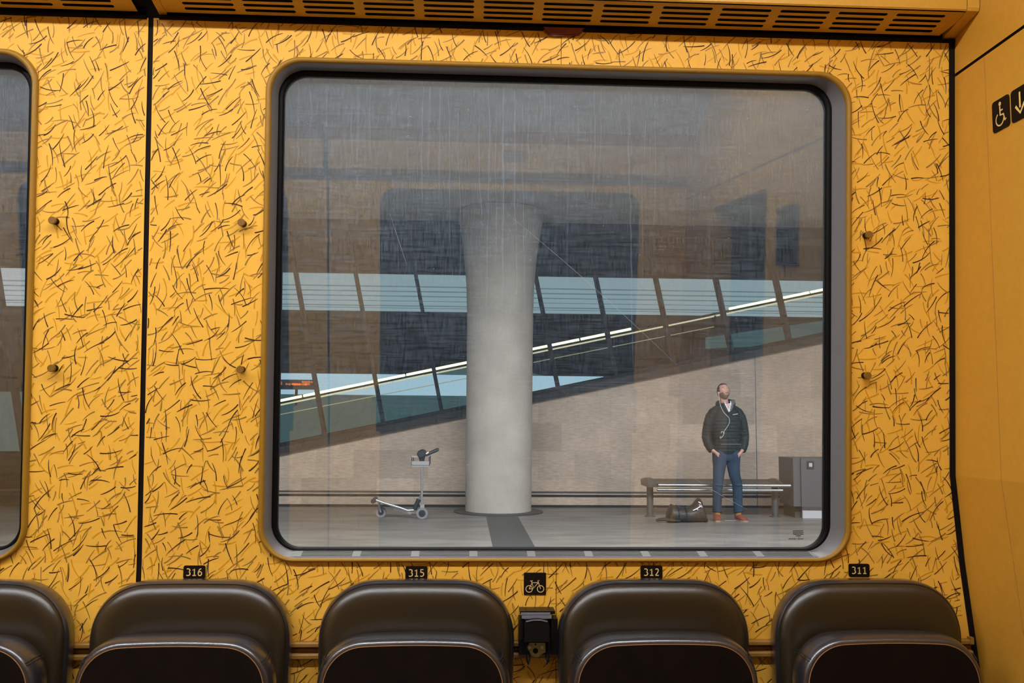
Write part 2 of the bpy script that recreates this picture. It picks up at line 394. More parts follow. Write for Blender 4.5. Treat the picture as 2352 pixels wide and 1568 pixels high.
# ------------------------------------------------------------------ windows
GY0, GT = 2.235, .0690
def G(u, z, w=0): return Vector((u, GY0-GT*z-w, EYE+z-GT*w))
def glass_uz(x, y):
    d = _f*FPX+_r*(x-1176)-_u*(y-784); s = GY0/(d[1]+GT*d[2]); return d[0]*s, d[2]*s
bl = glass_uz(628, 1262); tr_ = glass_uz(1905, 206); tm = glass_uz(1280, 180); br_ = glass_uz(1280, 1263); lm = glass_uz(634, 700); rm = glass_uz(1905, 700)
BU0, BU1, BZ0, BZ1 = lm[0], rm[0], br_[1], tm[1]
def make_window(du, name, labels, marks=True):
    root = struct(empty(name, (WIN1[0]+du, 2.2, EYE+WIN1[2])), labels)
    F = (WIN1[0]+du, WIN1[1]+du, WIN1[2], WIN1[3])
    N = 14
    # rim: half round bead lying on the wall
    mb = MB(); loop = lambda ins, w: [W(a, b, w) for a, b in rrect(F[0]+ins, F[1]-ins, F[2]+ins*.7, F[3]-ins, .085-ins*.8, N)]
    prof = [(0, -.004), (0, .003), (.0015, .0075), (.005, .0105), (.009, .011), (.0125, .0085), (.014, .004), (.014, -.012)]
    mb.loft([loop(a, b) for a, b in prof], 'rim', cap=False)
    part(mb, 'rim', root, smooth=60)
    # reveal
    bu0, bu1 = BU0+du, BU1+du
    fr = [W(a, b, .002) for a, b in rrect(F[0]+.0135, F[1]-.0135, F[2]+.0094, F[3]-.0135, .074, N)]
    fr1 = [W(a, b, -.004) for a, b in rrect(F[0]+.0145, F[1]-.0145, F[2]+.0102, F[3]-.0145, .073, N)]
    bk = [G(a, b, .004) for a, b in rrect(bu0, bu1, BZ0, BZ1, .066, N)]
    bk2 = [G(a, b, -.03) for a, b in rrect(bu0, bu1, BZ0, BZ1, .066, N)]
    mid = [Vector(a)*.93+Vector(b)*.07 for a, b in zip(bk, fr1)]
    mb = MB(); mb.loft([fr, fr1, mid, bk, bk2], 'reveal', cap=False)
    part(mb, 'reveal', root, smooth=50)
    # gasket
    mb = MB(); lo = lambda i, w, r: [G(a, b, w) for a, b in rrect(bu0+i, bu1-i, BZ0+i*.45, BZ1-i, r, N)]
    mb.loft([lo(-.004, .006, .068), lo(.001, .009, .065), lo(.007, .009, .060), lo(.0115, .006, .056), lo(.0125, -.002, .055), lo(.0125, -.012, .055)], 'gasket', cap=False)
    part(mb, 'gasket', root, smooth=60)
    # pane: one slab of glass, with the wear on its inner face
    mb = MB(); o_ = rrect(bu0+.002, bu1-.002, BZ0+.002, BZ1-.002, .062, N)
    k = len(o_); A = [G(a, b, -.001) for a, b in o_]; B = [G(a, b, -.009) for a, b in o_]
    mb.add(A+B, [tuple(range(k)), tuple(range(2*k-1, k-1, -1))]+[(i, (i+1) % k, k+(i+1) % k, k+i) for i in range(k)], 'glass')
    if marks:
        def line(pts, wd, mt, w=.0008, taper=True):
            Q = [glass_uz(*p) for p in pts]; Q = [(a, b) for a, b in Q]; Lh = []; Rh = []
            for i in range(len(Q)):
                a = Q[max(i-1, 0)]; b = Q[min(i+1, len(Q)-1)]; dx, dz = b[0]-a[0], b[1]-a[1]; ll = math.hypot(dx, dz) or 1
                h = wd*.5*(math.sin(PI*(i+.35)/(len(Q)-.3))**.5 if taper else 1)
                nx, nz = -dz/ll*h, dx/ll*h
                Lh.append(G(Q[i][0]+nx+du, Q[i][1]+nz, w)); Rh.append(G(Q[i][0]-nx+du, Q[i][1]-nz, w))
            n = len(Q); mb.add(Lh+Rh, [(i, i+1, n+i+1, n+i) for i in range(n-1)], mt)
        def poly(a, b, n=9, sag=0, jit=0, seed=1):
            rr = random.Random(seed)
            return [(a[0]+(b[0]-a[0])*i/n+(rr.uniform(-jit, jit) if 0 < i < n else 0), a[1]+(b[1]-a[1])*i/n+sag*math.sin(PI*i/n)) for i in range(n+1)]
        line(poly((1150, 478), (1555, 838), sag=-8), .0006, 'scratch')
        line(poly((1222, 830), (1335, 930), sag=5), .0005, 'scratch_faint')
        line(poly((1440, 1000), (1640, 1130), sag=4), .0005, 'scratch_faint')
        line(poly((1590, 1095), (1718, 1170), sag=3), .0007, 'scratch')
        line(poly((1610, 1090), (1720, 1165), sag=3), .0006, 'scratch_faint')
        line(poly((1625, 950), (1755, 1075), sag=3), .0005, 'scratch_faint')
        line(poly((895, 490), (935, 610)), .0006, 'scratch')
        line([(1475, 300), (1475, 460), (1476, 640), (1473, 820)], .0008, 'scratch_faint')
        line([(1483, 275), (1480, 360)], .0006, 'scratch')
        line(poly((640, 259), (930, 257), sag=4), .0007, 'scratch_faint')
        line([(952, 705), (948, 735), (928, 763), (880, 776)], .0006, 'scratch_faint')
        line(poly((1680, 858), (1712, 857)), .0010, 'scratch', taper=False)
        line(poly((1655, 1020), (1702, 1020)), .0008, 'scratch', taper=False)
        line(poly((1665, 1195), (1690, 1195)), .0014, 'scratch', taper=False)
        for k, yy in enumerate((876, 881, 888, 891)):
            line(poly((1075, yy), (1885, yy+8+k*2), n=24, sag=-2, jit=0, seed=k), .0004 if k % 2 else .0006, 'scratch_faint')
        rr = random.Random(11)
        for x, y1, wd in ((937, 470, .0012), (974, 470, .0030), (1031, 600, .0018), (1052, 700, .0016), (1098, 560, .0022), (1122, 760, .0024), (1128, 500, .0012), (1142, 640, .0010), (1155, 800, .0030), (1183, 760, .0022), (1197, 820, .0018), (1215, 420, .0010), (1265, 420, .0012), (1366, 520, .0018), (1380, 480, .0012), (1447, 860, .0028), (1452, 380, .0010), (806, 430, .0009), (1324, 420, .0009), (1504, 560, .0010), (1250, 300, .0010)):
            y = 196+R.uniform(0, 12); X = x; pts = []
            while y < y1:
                pts.append((X, y)); y += rr.uniform(14, 34); X += rr.choice((-1, 0, 0, 1))*rr.uniform(.3, 2.5)
            if len(pts) > 3: line(pts, wd, 'drip' if wd > .0011 else 'scratch_faint')
        for _ in range(90):
            x = rr.uniform(650, 1880); y = rr.gauss(240, 55) if rr.random() < .6 else rr.uniform(220, 1200)
            if not 225 < y < 1230: continue
            s_ = rr.uniform(1, 3.5); line([(x, y), (x+s_*rr.uniform(.4, 1.6), y+s_*rr.uniform(-.6, .6))], rr.uniform(.0006, .0013), 'scratch', taper=False)
    part(mb, 'pane', root)
    # printed maker's mark in the lower right corner of the glass
    mb = MB(); rr = random.Random(2)
    for (y, x0, x1) in ((1219, 1821, 1844), (1223, 1821, 1845), (1226.5, 1822, 1845), (1230, 1828, 1839), (1233.5, 1834, 1835.2), (1237, 1811, 1828), (1237, 1830, 1846)):
        x = x0
        while x < x1:
            wd = rr.uniform(1, 2.1); a = glass_uz(x, y-1.1); b = glass_uz(min(x+wd, x1), y+1.1)
            mb.add([G(a[0]+du, b[1], .0012), G(b[0]+du, b[1], .0012), G(b[0]+du, a[1], .0012), G(a[0]+du, a[1], .0012)], [(0, 1, 2, 3)], 'gasket'); x += wd+rr.uniform(.4, .9)
    part(mb, 'maker_mark', root)
    # slotted sill grille lying on the lower reveal
    za, zb_ = F[2]+.0102, BZ0
    ya = W(0, za, -.004).y; yb = G(0, zb_, .004).y
    def SL(u, t, h=.0012): return Vector((u, ya+(yb-ya)*t, EYE+za+(zb_-za)*t+h))
    mb = MB(); holes = []
    for k in range(-4, 5):
        s0 = .1735+.1405*k+du
        for j in range(4):
            t = .13+.20*j; sk = 0
            holes.append(rrect(s0, s0+.121, t, t+.095, .0001, 1)[::-1])
    plate(mb, [(F[0]+.06, .02), (F[1]-.06, .02), (F[1]-.06, .93), (F[0]+.06, .93)], holes, SL, 'reveal')
    part(mb, 'sill_grille', root)
    mb = MB(); mb.add([SL(F[0]+.065, .05, .0006), SL(F[1]-.065, .05, .0006), SL(F[1]-.065, .9, .0006), SL(F[0]+.065, .9, .0006)], [(0, 1, 2, 3)], 'black')  # black sheet puts the shade under the sill slots into colour
    part(mb, 'sill_shade_sheet', root)
    return root
make_window(0, 'window_1', 'large train window with rounded corners, grey frame and dusty glass')
make_window(WIN2[0]-WIN1[0], 'window_2', 'second train window cut off by the left edge', marks=False)

# ------------------------------------------------------------------ ceiling, ducts, opposite side, partition
DY, DZ = 2.004, .985       # front lower edge of the duct
prof = [(DY, DZ+.005), (DY-.012, 1.135), (1.86, 1.18), (1.72, 1.30), (1.45, 1.44), (1.1, 1.52)]
prof = prof+[(2*MY-y, z) for y, z in prof[::-1]]
mb = MB()
p2 = prof[2:-2]; rings = [[(x, y, EYE+z) for y, z in p2]+[(x, y, EYE+z+.04) for y, z in p2[::-1]] for x in (-4.2, 1.209)]
mb.loft(rings, 'white_ceiling'); struct(mb.build('ceiling', smooth=50))
mb = MB(); mb.box((-4.2, -.70, -.06), (1.5, 2.22, 0), 'car_floor'); struct(mb.build('floor'))
mb = MB(); mb.box((-4.26, -.7, 0), (-4.2, 2.3, EYE+1.55), 'partition'); struct(mb.build('wall_left'))

def make_duct(u0, u1, fn, k0, k1, label, endcap=True, face_grilles=()):
    root = thing('ventilation_duct', label, 'ventilation duct', tuple(fn((u0+u1)/2, DY, DZ)))
    def U(u, t, h=0):   # t 0 at the wall .. 1 at the front edge
        return fn(u, 2.118+(DY-2.118)*t, .9655+(DZ-.9655)*t-h)
    mb = MB(); holes = []
    for k in range(k0, k1):
        s0 = .172+.1412*k
        for j in range(4):
            t = .24+.165*j; sh = 0
            tt = t+.085
            holes.append(rrect(s0, s0+.119, t, tt, .0001, 1)[::-1])
    ge = .04
    # slots get round ends: build them in metres, then convert
    hs = []
    D_ = .1157
    for k in range(k0, k1):
        s0 = .172+.1412*k
        for j in range(4):
            c = (.25+.175*j)*D_; h = .0050
            L = rrect(s0, s0+.119, c-h, c+h, h*.98, 5); hs.append([(a, b/D_) for a, b in L][::-1])
    plate(mb, [(u0+.018, .10), (u1-.042 if endcap else u1-.018, .10), (u1-.018, .93), (u0+.018, .93)], hs, lambda a, b: U(a, b), 'ochre')
    g = part(mb, 'grille_panel', root)
    mb = MB()
    a, b = U(u0, 0, -.012), U(u1, 0, -.012); c, d = U(u1, 1, -.006), U(u0, 1, -.006)
    mb.add([a, b, c, d], [(0, 1, 2, 3)], 'black'); part(mb, 'slot_shade_sheet', root)  # black sheet stands in for the shade inside the duct slots
    # front cover, with a soft lower lip
    mb = MB(); cp = [(DY+.006, DZ+.0005), (DY+.002, DZ-.001), (DY-.001, DZ+.002), (DY-.0015, DZ+.008), (DY-.012, 1.135), (1.87, 1.178), (1.87, 1.20), (2.03, 1.16), (2.02, DZ+.02)]
    mb.loft([[fn(x, y, z) for y, z in cp] for x in (u0, u1-.030 if endcap else u1)], 'ochre'); part(mb, 'front_cover', root, smooth=40)
    if endcap:
        mb = MB(); cp2 = [(y-.001, z) for y, z in cp]
        cap = [(2.118, .9635), (DY, DZ-.0015), (DY-.003, DZ+.006), (DY-.014, 1.136), (1.86, 1.18), (1.87, 1.21), (2.12, 1.16)]
        mb.loft([[fn(x, y, z) for y, z in cap] for x in (u1-.0285, u1)], 'ochre'); part(mb, 'end_cap', root)
    mb = MB(); cap = [(2.116, .965), (2.006, .984), (2.004, .99), (2.02, 1.1), (2.11, 1.1)]
    mb.loft([[fn(x, y, z) for y, z in cap] for x in (u0, u0+.0175)], 'ochre'); part(mb, 'end_strip', root)
    # black strip painting in the dark gap between duct and wall
    mb = MB(); mb.loft([[fn(x, y, z) for y, z in ((2.130, .9535), (2.1105, .9545), (2.1095, .9605), (2.121, .9655))] for x in (u0, u1)], 'black')
    part(mb, 'rear_gap_strip', root)
    for (gu, gz) in face_grilles:
        mb = MB()
        for j in range(4):
            z = gz+j*.016; mb.box(tuple(fn(gu-.06, DY-.004, z)), tuple(fn(gu+.06, DY-.013, z+.008)), 'black')
        part(mb, 'air_outlet', root)
    return root
F0 = lambda u, y, z: Vector((u, y, EYE+z))
F1 = lambda u, y, z: Vector((u, 2*MY-y, EYE+z))
make_duct(-.742, 1.207, F0, -6, 7, 'long ochre ventilation duct with slotted underside above the large window')
make_duct(-2.68, -.772, F0, -14, -7, 'ochre ventilation duct with slotted underside at the top left corner, beyond the black gap', endcap=False)
od = make_duct(-.742, 1.207, F1, -3, 0, 'ochre ventilation duct on the opposite side, seen only mirrored in the glass', face_grilles=((.245, 1.04),))
od2 = make_duct(-2.68, -.772, F1, -12, -9, 'second ochre duct on the opposite side, mirrored at the left in the glass', endcap=False, face_grilles=((-1.4, 1.04),))
# body shell above the wall panels
for nm, fn in (('trim_4', F0), ('trim_5', F1)):
    mb = MB(); mb.add([fn(-4.2, 2.122, .955), fn(1.209, 2.122, .955), fn(1.209, 2.10, 1.35), fn(-4.2, 2.10, 1.35), fn(-4.2, 1.80, 1.35), fn(1.209, 1.80, 1.35)], [(0, 1, 2, 3), (3, 2, 5, 4)], 'black'); struct(mb.build(nm))

# ceiling lamps (out of the photograph, above the frame)
def ceiling_lamp(x0, x1, y, label):
    z = EYE+1.485
    t = thing('ceiling_lamp', label, 'lamp', ((x0+x1)/2, y, z))
    mb = MB(); mb.box((x0-.02, y-.055, z+.004), (x1+.02, y+.055, z+.035), 'white_ceiling'); part(mb, 'housing', t)
    mb = MB(); mb.box((x0, y-.040, z-.006), (x1, y+.040, z+.004), 'lamp'); part(mb, 'diffuser', t)
for k, (a, b) in enumerate(((-3.6, -2.6), (-2.4, -1.4), (-1.2, -.2), (.0, 1.0))):
    ceiling_lamp(a, b, .8, ('ceiling lamp strip at the far left end of the carriage', 'ceiling lamp strip second from the far left end of the carriage', 'ceiling lamp strip right of the middle of the carriage', 'ceiling lamp strip nearest the end partition')[k])

# opposite wall with doors
DOORS = ((-.48, .95), (-2.41, -.98))
def opp_wall(name, x0, x1, door):
    mb = MB(); fn = WO
    if door:
        d0, d1 = door; r = .08; zt = .90
        arc = [(d1-r+r*math.cos(a), zt-r+r*math.sin(a)) for a in [PI/2*k/8 for k in range(9)]]+[(d0+r-r*math.sin(a), zt-r+r*math.cos(a)) for a in [PI/2*k/8 for k in range(9)]]
        outer = [(x0, ZB), (d0, ZB)]+arc[::-1][:]+[(d1, ZB), (x1, ZB), (x1, TOP), (x0, TOP)]
        plate(mb, outer, [], fn, 'yellow')
        for a, b in ((x0, d0), (d1, x1)): mb.add([fn(a, BOT), fn(b, BOT), fn(b, ZB), fn(a, ZB)], [(0, 1, 2, 3)], 'yellow')
        blk = lambda X, Z: d0 < X < d1 and Z < zt
    else:
        mb.add([fn(x0, BOT), fn(x1, BOT), fn(x1, ZB), fn(x0, ZB), fn(x1, TOP), fn(x0, TOP)], [(0, 1, 2, 3), (3, 2, 4, 5)], 'yellow'); blk = lambda X, Z: False
    strokes(mb, fn, x0, x1, BOT, TOP, 700, blk, R)
    return struct(mb.build(name))
opp_wall('wall_back', SEAM[1], 1.209, DOORS[0]); opp_wall('wall_back.001', -2.72, SEAM[0], DOORS[1]); opp_wall('wall_back.002', -4.2, -2.73, None)
struct(strip(SEAM[0]-.002, SEAM[1]+.002, BOT, TOP, -.003, 'seam', WO).build('trim_6'))
for i, (a, b) in enumerate(DOORS):
    root = struct(empty('door_%d' % (i+1), ((a+b)/2, -.6, 0)))
    for s in (0, 1):
        x0 = a-.02 if s == 0 else (a+b)/2+.003; x1 = (a+b)/2-.003 if s == 0 else b+.02
        mb = MB(); fn = WO
        mb.obox([fn(x0, BOT+.005, -.06), fn(x1, BOT+.005, -.06), fn(x1, BOT+.005, -.03), fn(x0, BOT+.005, -.03), fn(x0, .90, -.06), fn(x1, .90, -.06), fn(x1, .90, -.03), fn(x0, .90, -.03)], 'door_dark')
        part(mb, 'door_leaf', root)

# right-hand end partition, with the doorway that shows in the reflection
zs = [1.56, 1.2, .872+.0035]
def part_quad(mb, y0, y1, z0, z1, mt='partition', dx=0):
    zz = sorted({z0, z1, *[z for z in (-.12,) if z0 < z < z1]})
    for a, b in zip(zz, zz[1:]):
        mb.add([(XP(a)+dx, y0, EYE+a), (XP(a)+dx, y1, EYE+a), (XP(b)+dx, y1, EYE+b), (XP(b)+dx, y0, EYE+b)], [(0, 1, 2, 3)], mt)
        mb.add([(XP(a)+dx+.03, y0, EYE+a), (XP(a)+dx+.03, y1, EYE+a), (XP(b)+dx+.03, y1, EYE+b), (XP(b)+dx+.03, y0, EYE+b)], [(3, 2, 1, 0)], mt)
mb = MB()
part_quad(mb, .84, 2.30, -1.27, .868); part_quad(mb, -.70, .05, -1.27, .868); part_quad(mb, .05, .84, .77, .868)
part_quad(mb, -.70, 2.30, .876, 1.60)
mb.box((1.209, .836, 0), (1.30, .84, EYE+.77), 'partition'); mb.box((1.209, .05, 0), (1.30, .054, EYE+.77), 'partition')
struct(mb.build('wall_right'), 'plain ochre end partition at the right')
mb = MB(); mb.box((1.2115, -.70, EYE+.866), (1.225, 2.12, EYE+.878), 'black'); struct(mb.build('trim_7'), 'black horizontal joint in the end partition')
mb = MB(); zz = [-1.27, -.12, .868]
mb.tube([(XP(z)-.0002, 1.993, EYE+z) for z in zz], .0006, 'st_brown', 6); struct(mb.build('trim_8'), 'hairline vertical joint in the end partition')
# black corner seam following the wall
mb = MB(); rings = []
for z in (-1.27, -.8, -.335, -.12, 0, .5, .968):
    p0 = W(XP(z)-.0135, z, -.02); rings.append([W(XP(z)-.0135, z, -.02), W(XP(z)-.0005, z, -.02), W(XP(z)-.0005, z, .004), W(XP(z)-.0135, z, .004)])
mb.loft(rings, 'seam'); struct(mb.build('trim_9'), 'black corner seam between wall and end partition')
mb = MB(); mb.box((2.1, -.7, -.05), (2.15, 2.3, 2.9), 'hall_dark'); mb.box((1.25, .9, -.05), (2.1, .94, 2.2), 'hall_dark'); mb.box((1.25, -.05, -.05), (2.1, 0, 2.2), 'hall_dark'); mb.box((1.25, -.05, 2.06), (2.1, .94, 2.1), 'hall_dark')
struct(mb.build('wall_right.001'), 'dark gangway beyond the doorway')

# ------------------------------------------------------------------ signs
def text_mesh(mb, s, size, fn, mt, bold=.0):
    cu = bpy.data.curves.new('t', 'FONT'); cu.body = s; cu.size = size; cu.align_x = 'CENTER'; cu.align_y = 'CENTER'; cu.offset = bold; cu.resolution_u = 4
    o = bpy.data.objects.new('t', cu); C.objects.link(o); dg = bpy.context.evaluated_depsgraph_get(); me = bpy.data.meshes.new_from_object(o.evaluated_get(dg))
    xs = [v.co.x for v in me.vertices]; ys = [v.co.y for v in me.vertices]; cx = (min(xs)+max(xs))/2; cy = (min(ys)+max(ys))/2
    mb.add([fn(v.co.x-cx, v.co.y-cy) for v in me.vertices], [tuple(p.vertices) for p in me.polygons], mt)
    bpy.data.objects.remove(o); bpy.data.curves.remove(cu); bpy.data.meshes.remove(me)
# ribbons for pictograms
def ribbon(mb, pts, wd, fn, mt, closed=False):
    n = len(pts); L = []; Q = []
    for i in range(n):
        a = pts[(i-1) % n] if closed else pts[max(i-1, 0)]; b = pts[(i+1) % n] if closed else pts[min(i+1, n-1)]
        dx, dz = b[0]-a[0], b[1]-a[1]; l = math.hypot(dx, dz) or 1; nx, nz = -dz/l*wd/2, dx/l*wd/2
        L.append(fn(pts[i][0]+nx, pts[i][1]+nz)); Q.append(fn(pts[i][0]-nx, pts[i][1]-nz))
    mb.add(L+Q, [(i, (i+1) % n, n+(i+1) % n, n+i) for i in range(n if closed else n-1)], mt)
def cat2(P, n=5):
    out = []
    for i in range(len(P)-1):
        p0, p1, p2, p3 = P[max(i-1, 0)], P[i], P[i+1], P[min(i+2, len(P)-1)]
        for k in range(n):
            t = k/n; out.append(tuple(.5*(2*p1[a]+(p2[a]-p0[a])*t+(2*p0[a]-5*p1[a]+4*p2[a]-p3[a])*t*t+(3*p1[a]-p0[a]-3*p2[a]+p3[a])*t**3) for a in (0, 1)))
    return out+[P[-1]]
DIGIT = {'1': [(0, [(.12, .78), (.55, 1), (.55, 0)]), (0, [(.12, 0), (.95, 0)])],
 '3': [(1, [(.08, .96), (.42, 1.0), (.78, .90), (.78, .66), (.55, .54), (.28, .53)]), (1, [(.28, .53), (.62, .52), (.88, .36), (.84, .12), (.52, 0), (.22, 0), (.04, .06)])],
 '6': [(1, [(.80, 1.0), (.45, .92), (.18, .62), (.08, .32), (.22, .04), (.52, -.01), (.84, .12), (.86, .42), (.58, .57), (.28, .50), (.11, .34)])],
 '5': [(0, [(.82, 1), (.20, 1), (.18, .55)]), (1, [(.17, .56), (.50, .60), (.84, .46), (.86, .18), (.56, 0), (.28, -.01), (.06, .05)])],
 '2': [(1, [(.10, .90), (.38, 1.0), (.72, .95), (.80, .72), (.62, .44), (.12, .03)]), (0, [(.08, 0), (.92, 0)])]}
def slab(mb, loop, fn, w0, w1, mt):
    k = len(loop); A = [fn(a, b, w1) for a, b in loop]; B = [fn(a, b, w0) for a, b in loop]
    mb.add(A+B, [tuple(range(k)), tuple(range(2*k-1, k-1, -1))]+[(i, k+i, k+(i+1) % k, (i+1) % k) for i in range(k)], mt)
def wall_xy(x, y):
    Y = YW-T*ZB if y > 1293 else None
    if Y: p = at(x, y, Y); return p.x, p.z-EYE
    d = _f*FPX+_r*(x-1176)-_u*(y-784); s = YW/(d[1]+T*d[2]); return d[0]*s, d[2]*s
for num, (x0, y0, x1, y1), lab in (('316', (421, 1298, 472.5, 1328), 'above the first fully visible seat from the left'), ('315', (931, 1299.5, 982, 1330), 'above the seat left of the bicycle sign'),
                              ('312', (1471, 1298, 1521, 1328), 'above the seat right of the bicycle sign'), ('311', (1949, 1294, 1996, 1323.5), 'above the rightmost seat')):
    a = wall_xy(x0, y1); b = wall_xy(x1, y0); cx, cz = (a[0]+b[0])/2, (a[1]+b[1])/2
    t = thing('seat_number_sign', 'small black seat number plate reading %s, %s' % (num, lab), 'sign', tuple(W(cx, cz, 0)), 'seat number plates')
    mb = MB(); slab(mb, rrect(a[0], b[0], a[1], b[1], .0045, 5), W, .0002, .0022, 'sign'); part(mb, 'plate', t)
    mb = MB(); dw, dh, gap = .0098, .0155, .0134
    for i_, ch in enumerate(num):
        for sm_, P in DIGIT[ch]: ribbon(mb, [(cx+(i_-1)*gap-dw/2+a_*dw, cz-dh/2+b_*dh) for a_, b_ in (cat2(P) if sm_ else P)], .0023, lambda p, q: W(p, q, .0026), 'sign_ink')
    part(mb, 'number', t)
def ring(cx, cz, r, n=28, a0=0, a1=2*PI): return [(cx+r*math.cos(a0+(a1-a0)*k/n), cz+r*math.sin(a0+(a1-a0)*k/n)) for k in range(n if a1-a0 > 6.2 else n+1)]
a = wall_xy(1203, 1365); b = wall_xy(1254, 1314.5); cx, cz = (a[0]+b[0])/2, (a[1]+b[1])/2
t = thing('bicycle_sign', 'square black sign with a cream bicycle pictogram above the belt buckle box', 'sign', tuple(W(cx, cz, 0)))
mb = MB(); slab(mb, rrect(a[0], b[0], a[1], b[1], .0015, 3), W, .0002, .0022, 'sign'); part(mb, 'plate', t)
sc = (b[0]-a[0])/50.5
def BF(p, q): return W(cx+p*sc, cz+q*sc, .0026)
mb = MB()
for c in (-13.2, 12.8): ribbon(mb, ring(c, -11.5, 7.4), 1.5, BF, 'sign_ink', True)
for L in (((-13.2, -11.5), (-6.5, 2.5), (8, 2.5)), ((-8.3, 6.2), (-3.0, -9.5), (8, 2.8)), ((-13.2, -11.5), (-4.0, -11.0)), ((12.8, -11.5), (6.5, 7.3), (10.0, 7.3)), ((-11, 6.3), (-5.2, 6.3))):
    ribbon(mb, list(L), 1.5, BF, 'sign_ink')
part(mb, 'bicycle_pictogram', t)
def PF(dy, dz, w=0): return Vector((1.209-w, dy, EYE+dz))
def sign_r(name, label, y0, y1, z0, z1, draw, cat='sign', iname='pictogram'):
    t = thing(name, label, cat, (1.209, (y0+y1)/2, EYE+z0), None)
    mb = MB(); slab(mb, rrect(y0, y1, z0, z1, .008, 4), PF, .0002, .002, 'sign'); part(mb, 'plate', t)
    mb = MB(); cy, cz = (y0+y1)/2, (z0+z1)/2; s = (z1-z0)/100
    draw(mb, lambda p, q: PF(cy-p*s, cz+q*s, .0026)); part(mb, iname, t)
def wheelchair(mb, f):
    mb.add([f(x, z) for x, z in ring(-1, 33, 6.5, 16)], [tuple(range(16))], 'sign_ink')
    ribbon(mb, ring(-4, -15, 20, 24, math.radians(118), math.radians(375)), 4.5, f, 'sign_ink')
    ribbon(mb, [(-2, 26), (-1, -3), (15, -4), (22, -26)], 6.5, f, 'sign_ink'); ribbon(mb, [(-1, 11), (13, 11)], 4.5, f, 'sign_ink'); ribbon(mb, [(21, -26), (29, -22)], 4.5, f, 'sign_ink')
def arrow(mb, f):
    ribbon(mb, [(0, 34), (0, -14)], 8, f, 'sign_ink')
    ribbon(mb, [(-22, -4), (0, -30), (22, -4)], 9, f, 'sign_ink')
sign_r('wheelchair_sign', 'black square sign with a cream wheelchair pictogram, on the end partition beside the arrow', 1.903, 1.968, .672, .745, wheelchair)
sign_r('arrow_sign', 'black square sign with a cream arrow pointing down, right of the wheelchair sign', 1.830, 1.896, .672, .745, arrow, iname='arrow')
mb = MB(); slab(mb, rrect(1.02, 1.20, .45, .67, .006, 3), PF, .0002, .02, 'sign'); tag(mb.build('notice_panel'), 'dark square panel on the end partition, mirrored in the right of the glass', 'panel')

# ------------------------------------------------------------------ coat knobs
for (x, y, lab) in ((119, 504, 'upper ochre coat knob beside the left window'), (117, 844, 'lower ochre coat knob beside the left window'),
                    (554, 509, 'upper ochre coat knob between the black seam and the large window'), (551, 847, 'lower ochre coat knob between the black seam and the large window'),
                    (1997, 537, 'upper ochre coat knob right of the large window'), (1994, 861, 'lower ochre coat knob right of the large window')):
    wl = .022; u, z = wall_xy(x, y); p = Vector((0, 0, EYE)); q = W(u, z, 0)
    k = 1-wl/q.y; u *= k; z *= k
    t = thing('coat_knob', lab, 'coat knob', tuple(W(u, z, 0)), 'coat knobs on the window wall')
    mb = MB(); N = 28; rg = lambda r, w: [W(u+r*math.cos(a), z+r*math.sin(a), w) for a in [2*PI*i/N for i in range(N)]]
    mb.loft([rg(.0078, -.002), rg(.0075, .015)], 'seam'); part(mb, 'stem', t, smooth=40)
    mb = MB(); mb.loft([rg(.0082, .015), rg(.0088, .0165), rg(.0088, .022), rg(.0080, .0232)], 'knob'); part(mb, 'cap', t, smooth=30)

# ------------------------------------------------------------------ red-brown tab under the duct
mb = MB(); a = wall_xy(1245, 84.5); b = wall_xy(1343, 84.5); zt = .958
lp = [(a[0], zt)]+[(a[0]+.006, a[1]+.010), (a[0]+.016, a[1]+.002), (a[0]+.03, a[1]), (b[0]-.03, b[1]), (b[0]-.014, b[1]+.002), (b[0]-.004, b[1]+.012), (b[0], zt)]
for w0, w1, sh in ((-.002, .008, 0), (.008, .011, .0025)):
    ins = [(x+(sh if x < .2 else -sh), z+sh) for x, z in lp]
    slab(mb, ins, W, w0, w1, 'red_tab')
tag(mb.build('release_tab'), 'reddish brown rounded tab hanging below the duct above the large window', 'tab')

# ------------------------------------------------------------------ grooved rail behind the seats
t = thing('seat_rail', 'ochre grooved rail running along the wall behind the folding seats', 'rail', tuple(W(0, -.53, 0)))
zr0 = -.514
for (z1, z0, w, mt) in ((zr0, zr0-.0135, .016, 'rail'), (zr0-.0135, zr0-.0265, .006, 'knob'), (zr0-.0265, zr0-.0405, .016, 'rail')):
    mb = MB(); u0, u1 = -3.5, XP(-.52)-.015
    pr = [(z0+.0008, -.002), (z0+.0008, w-.003), (z0+.0025, w), (z1-.0045, w), (z1-.0012, w-.003), (z1-.0008, -.002)]
    mb.loft([[W(u, z, ww) for z, ww in pr] for u in (u0, u1)], mt); part(mb, 'rail_bar' if mt == 'rail' else 'rail_groove', t)
mb = MB(); mb.box((XP(-.52)-.022, 2.184, EYE-.510), (XP(-.52)-.013, 2.1995, EYE-.526), 'rail'); part(mb, 'end_block', t)

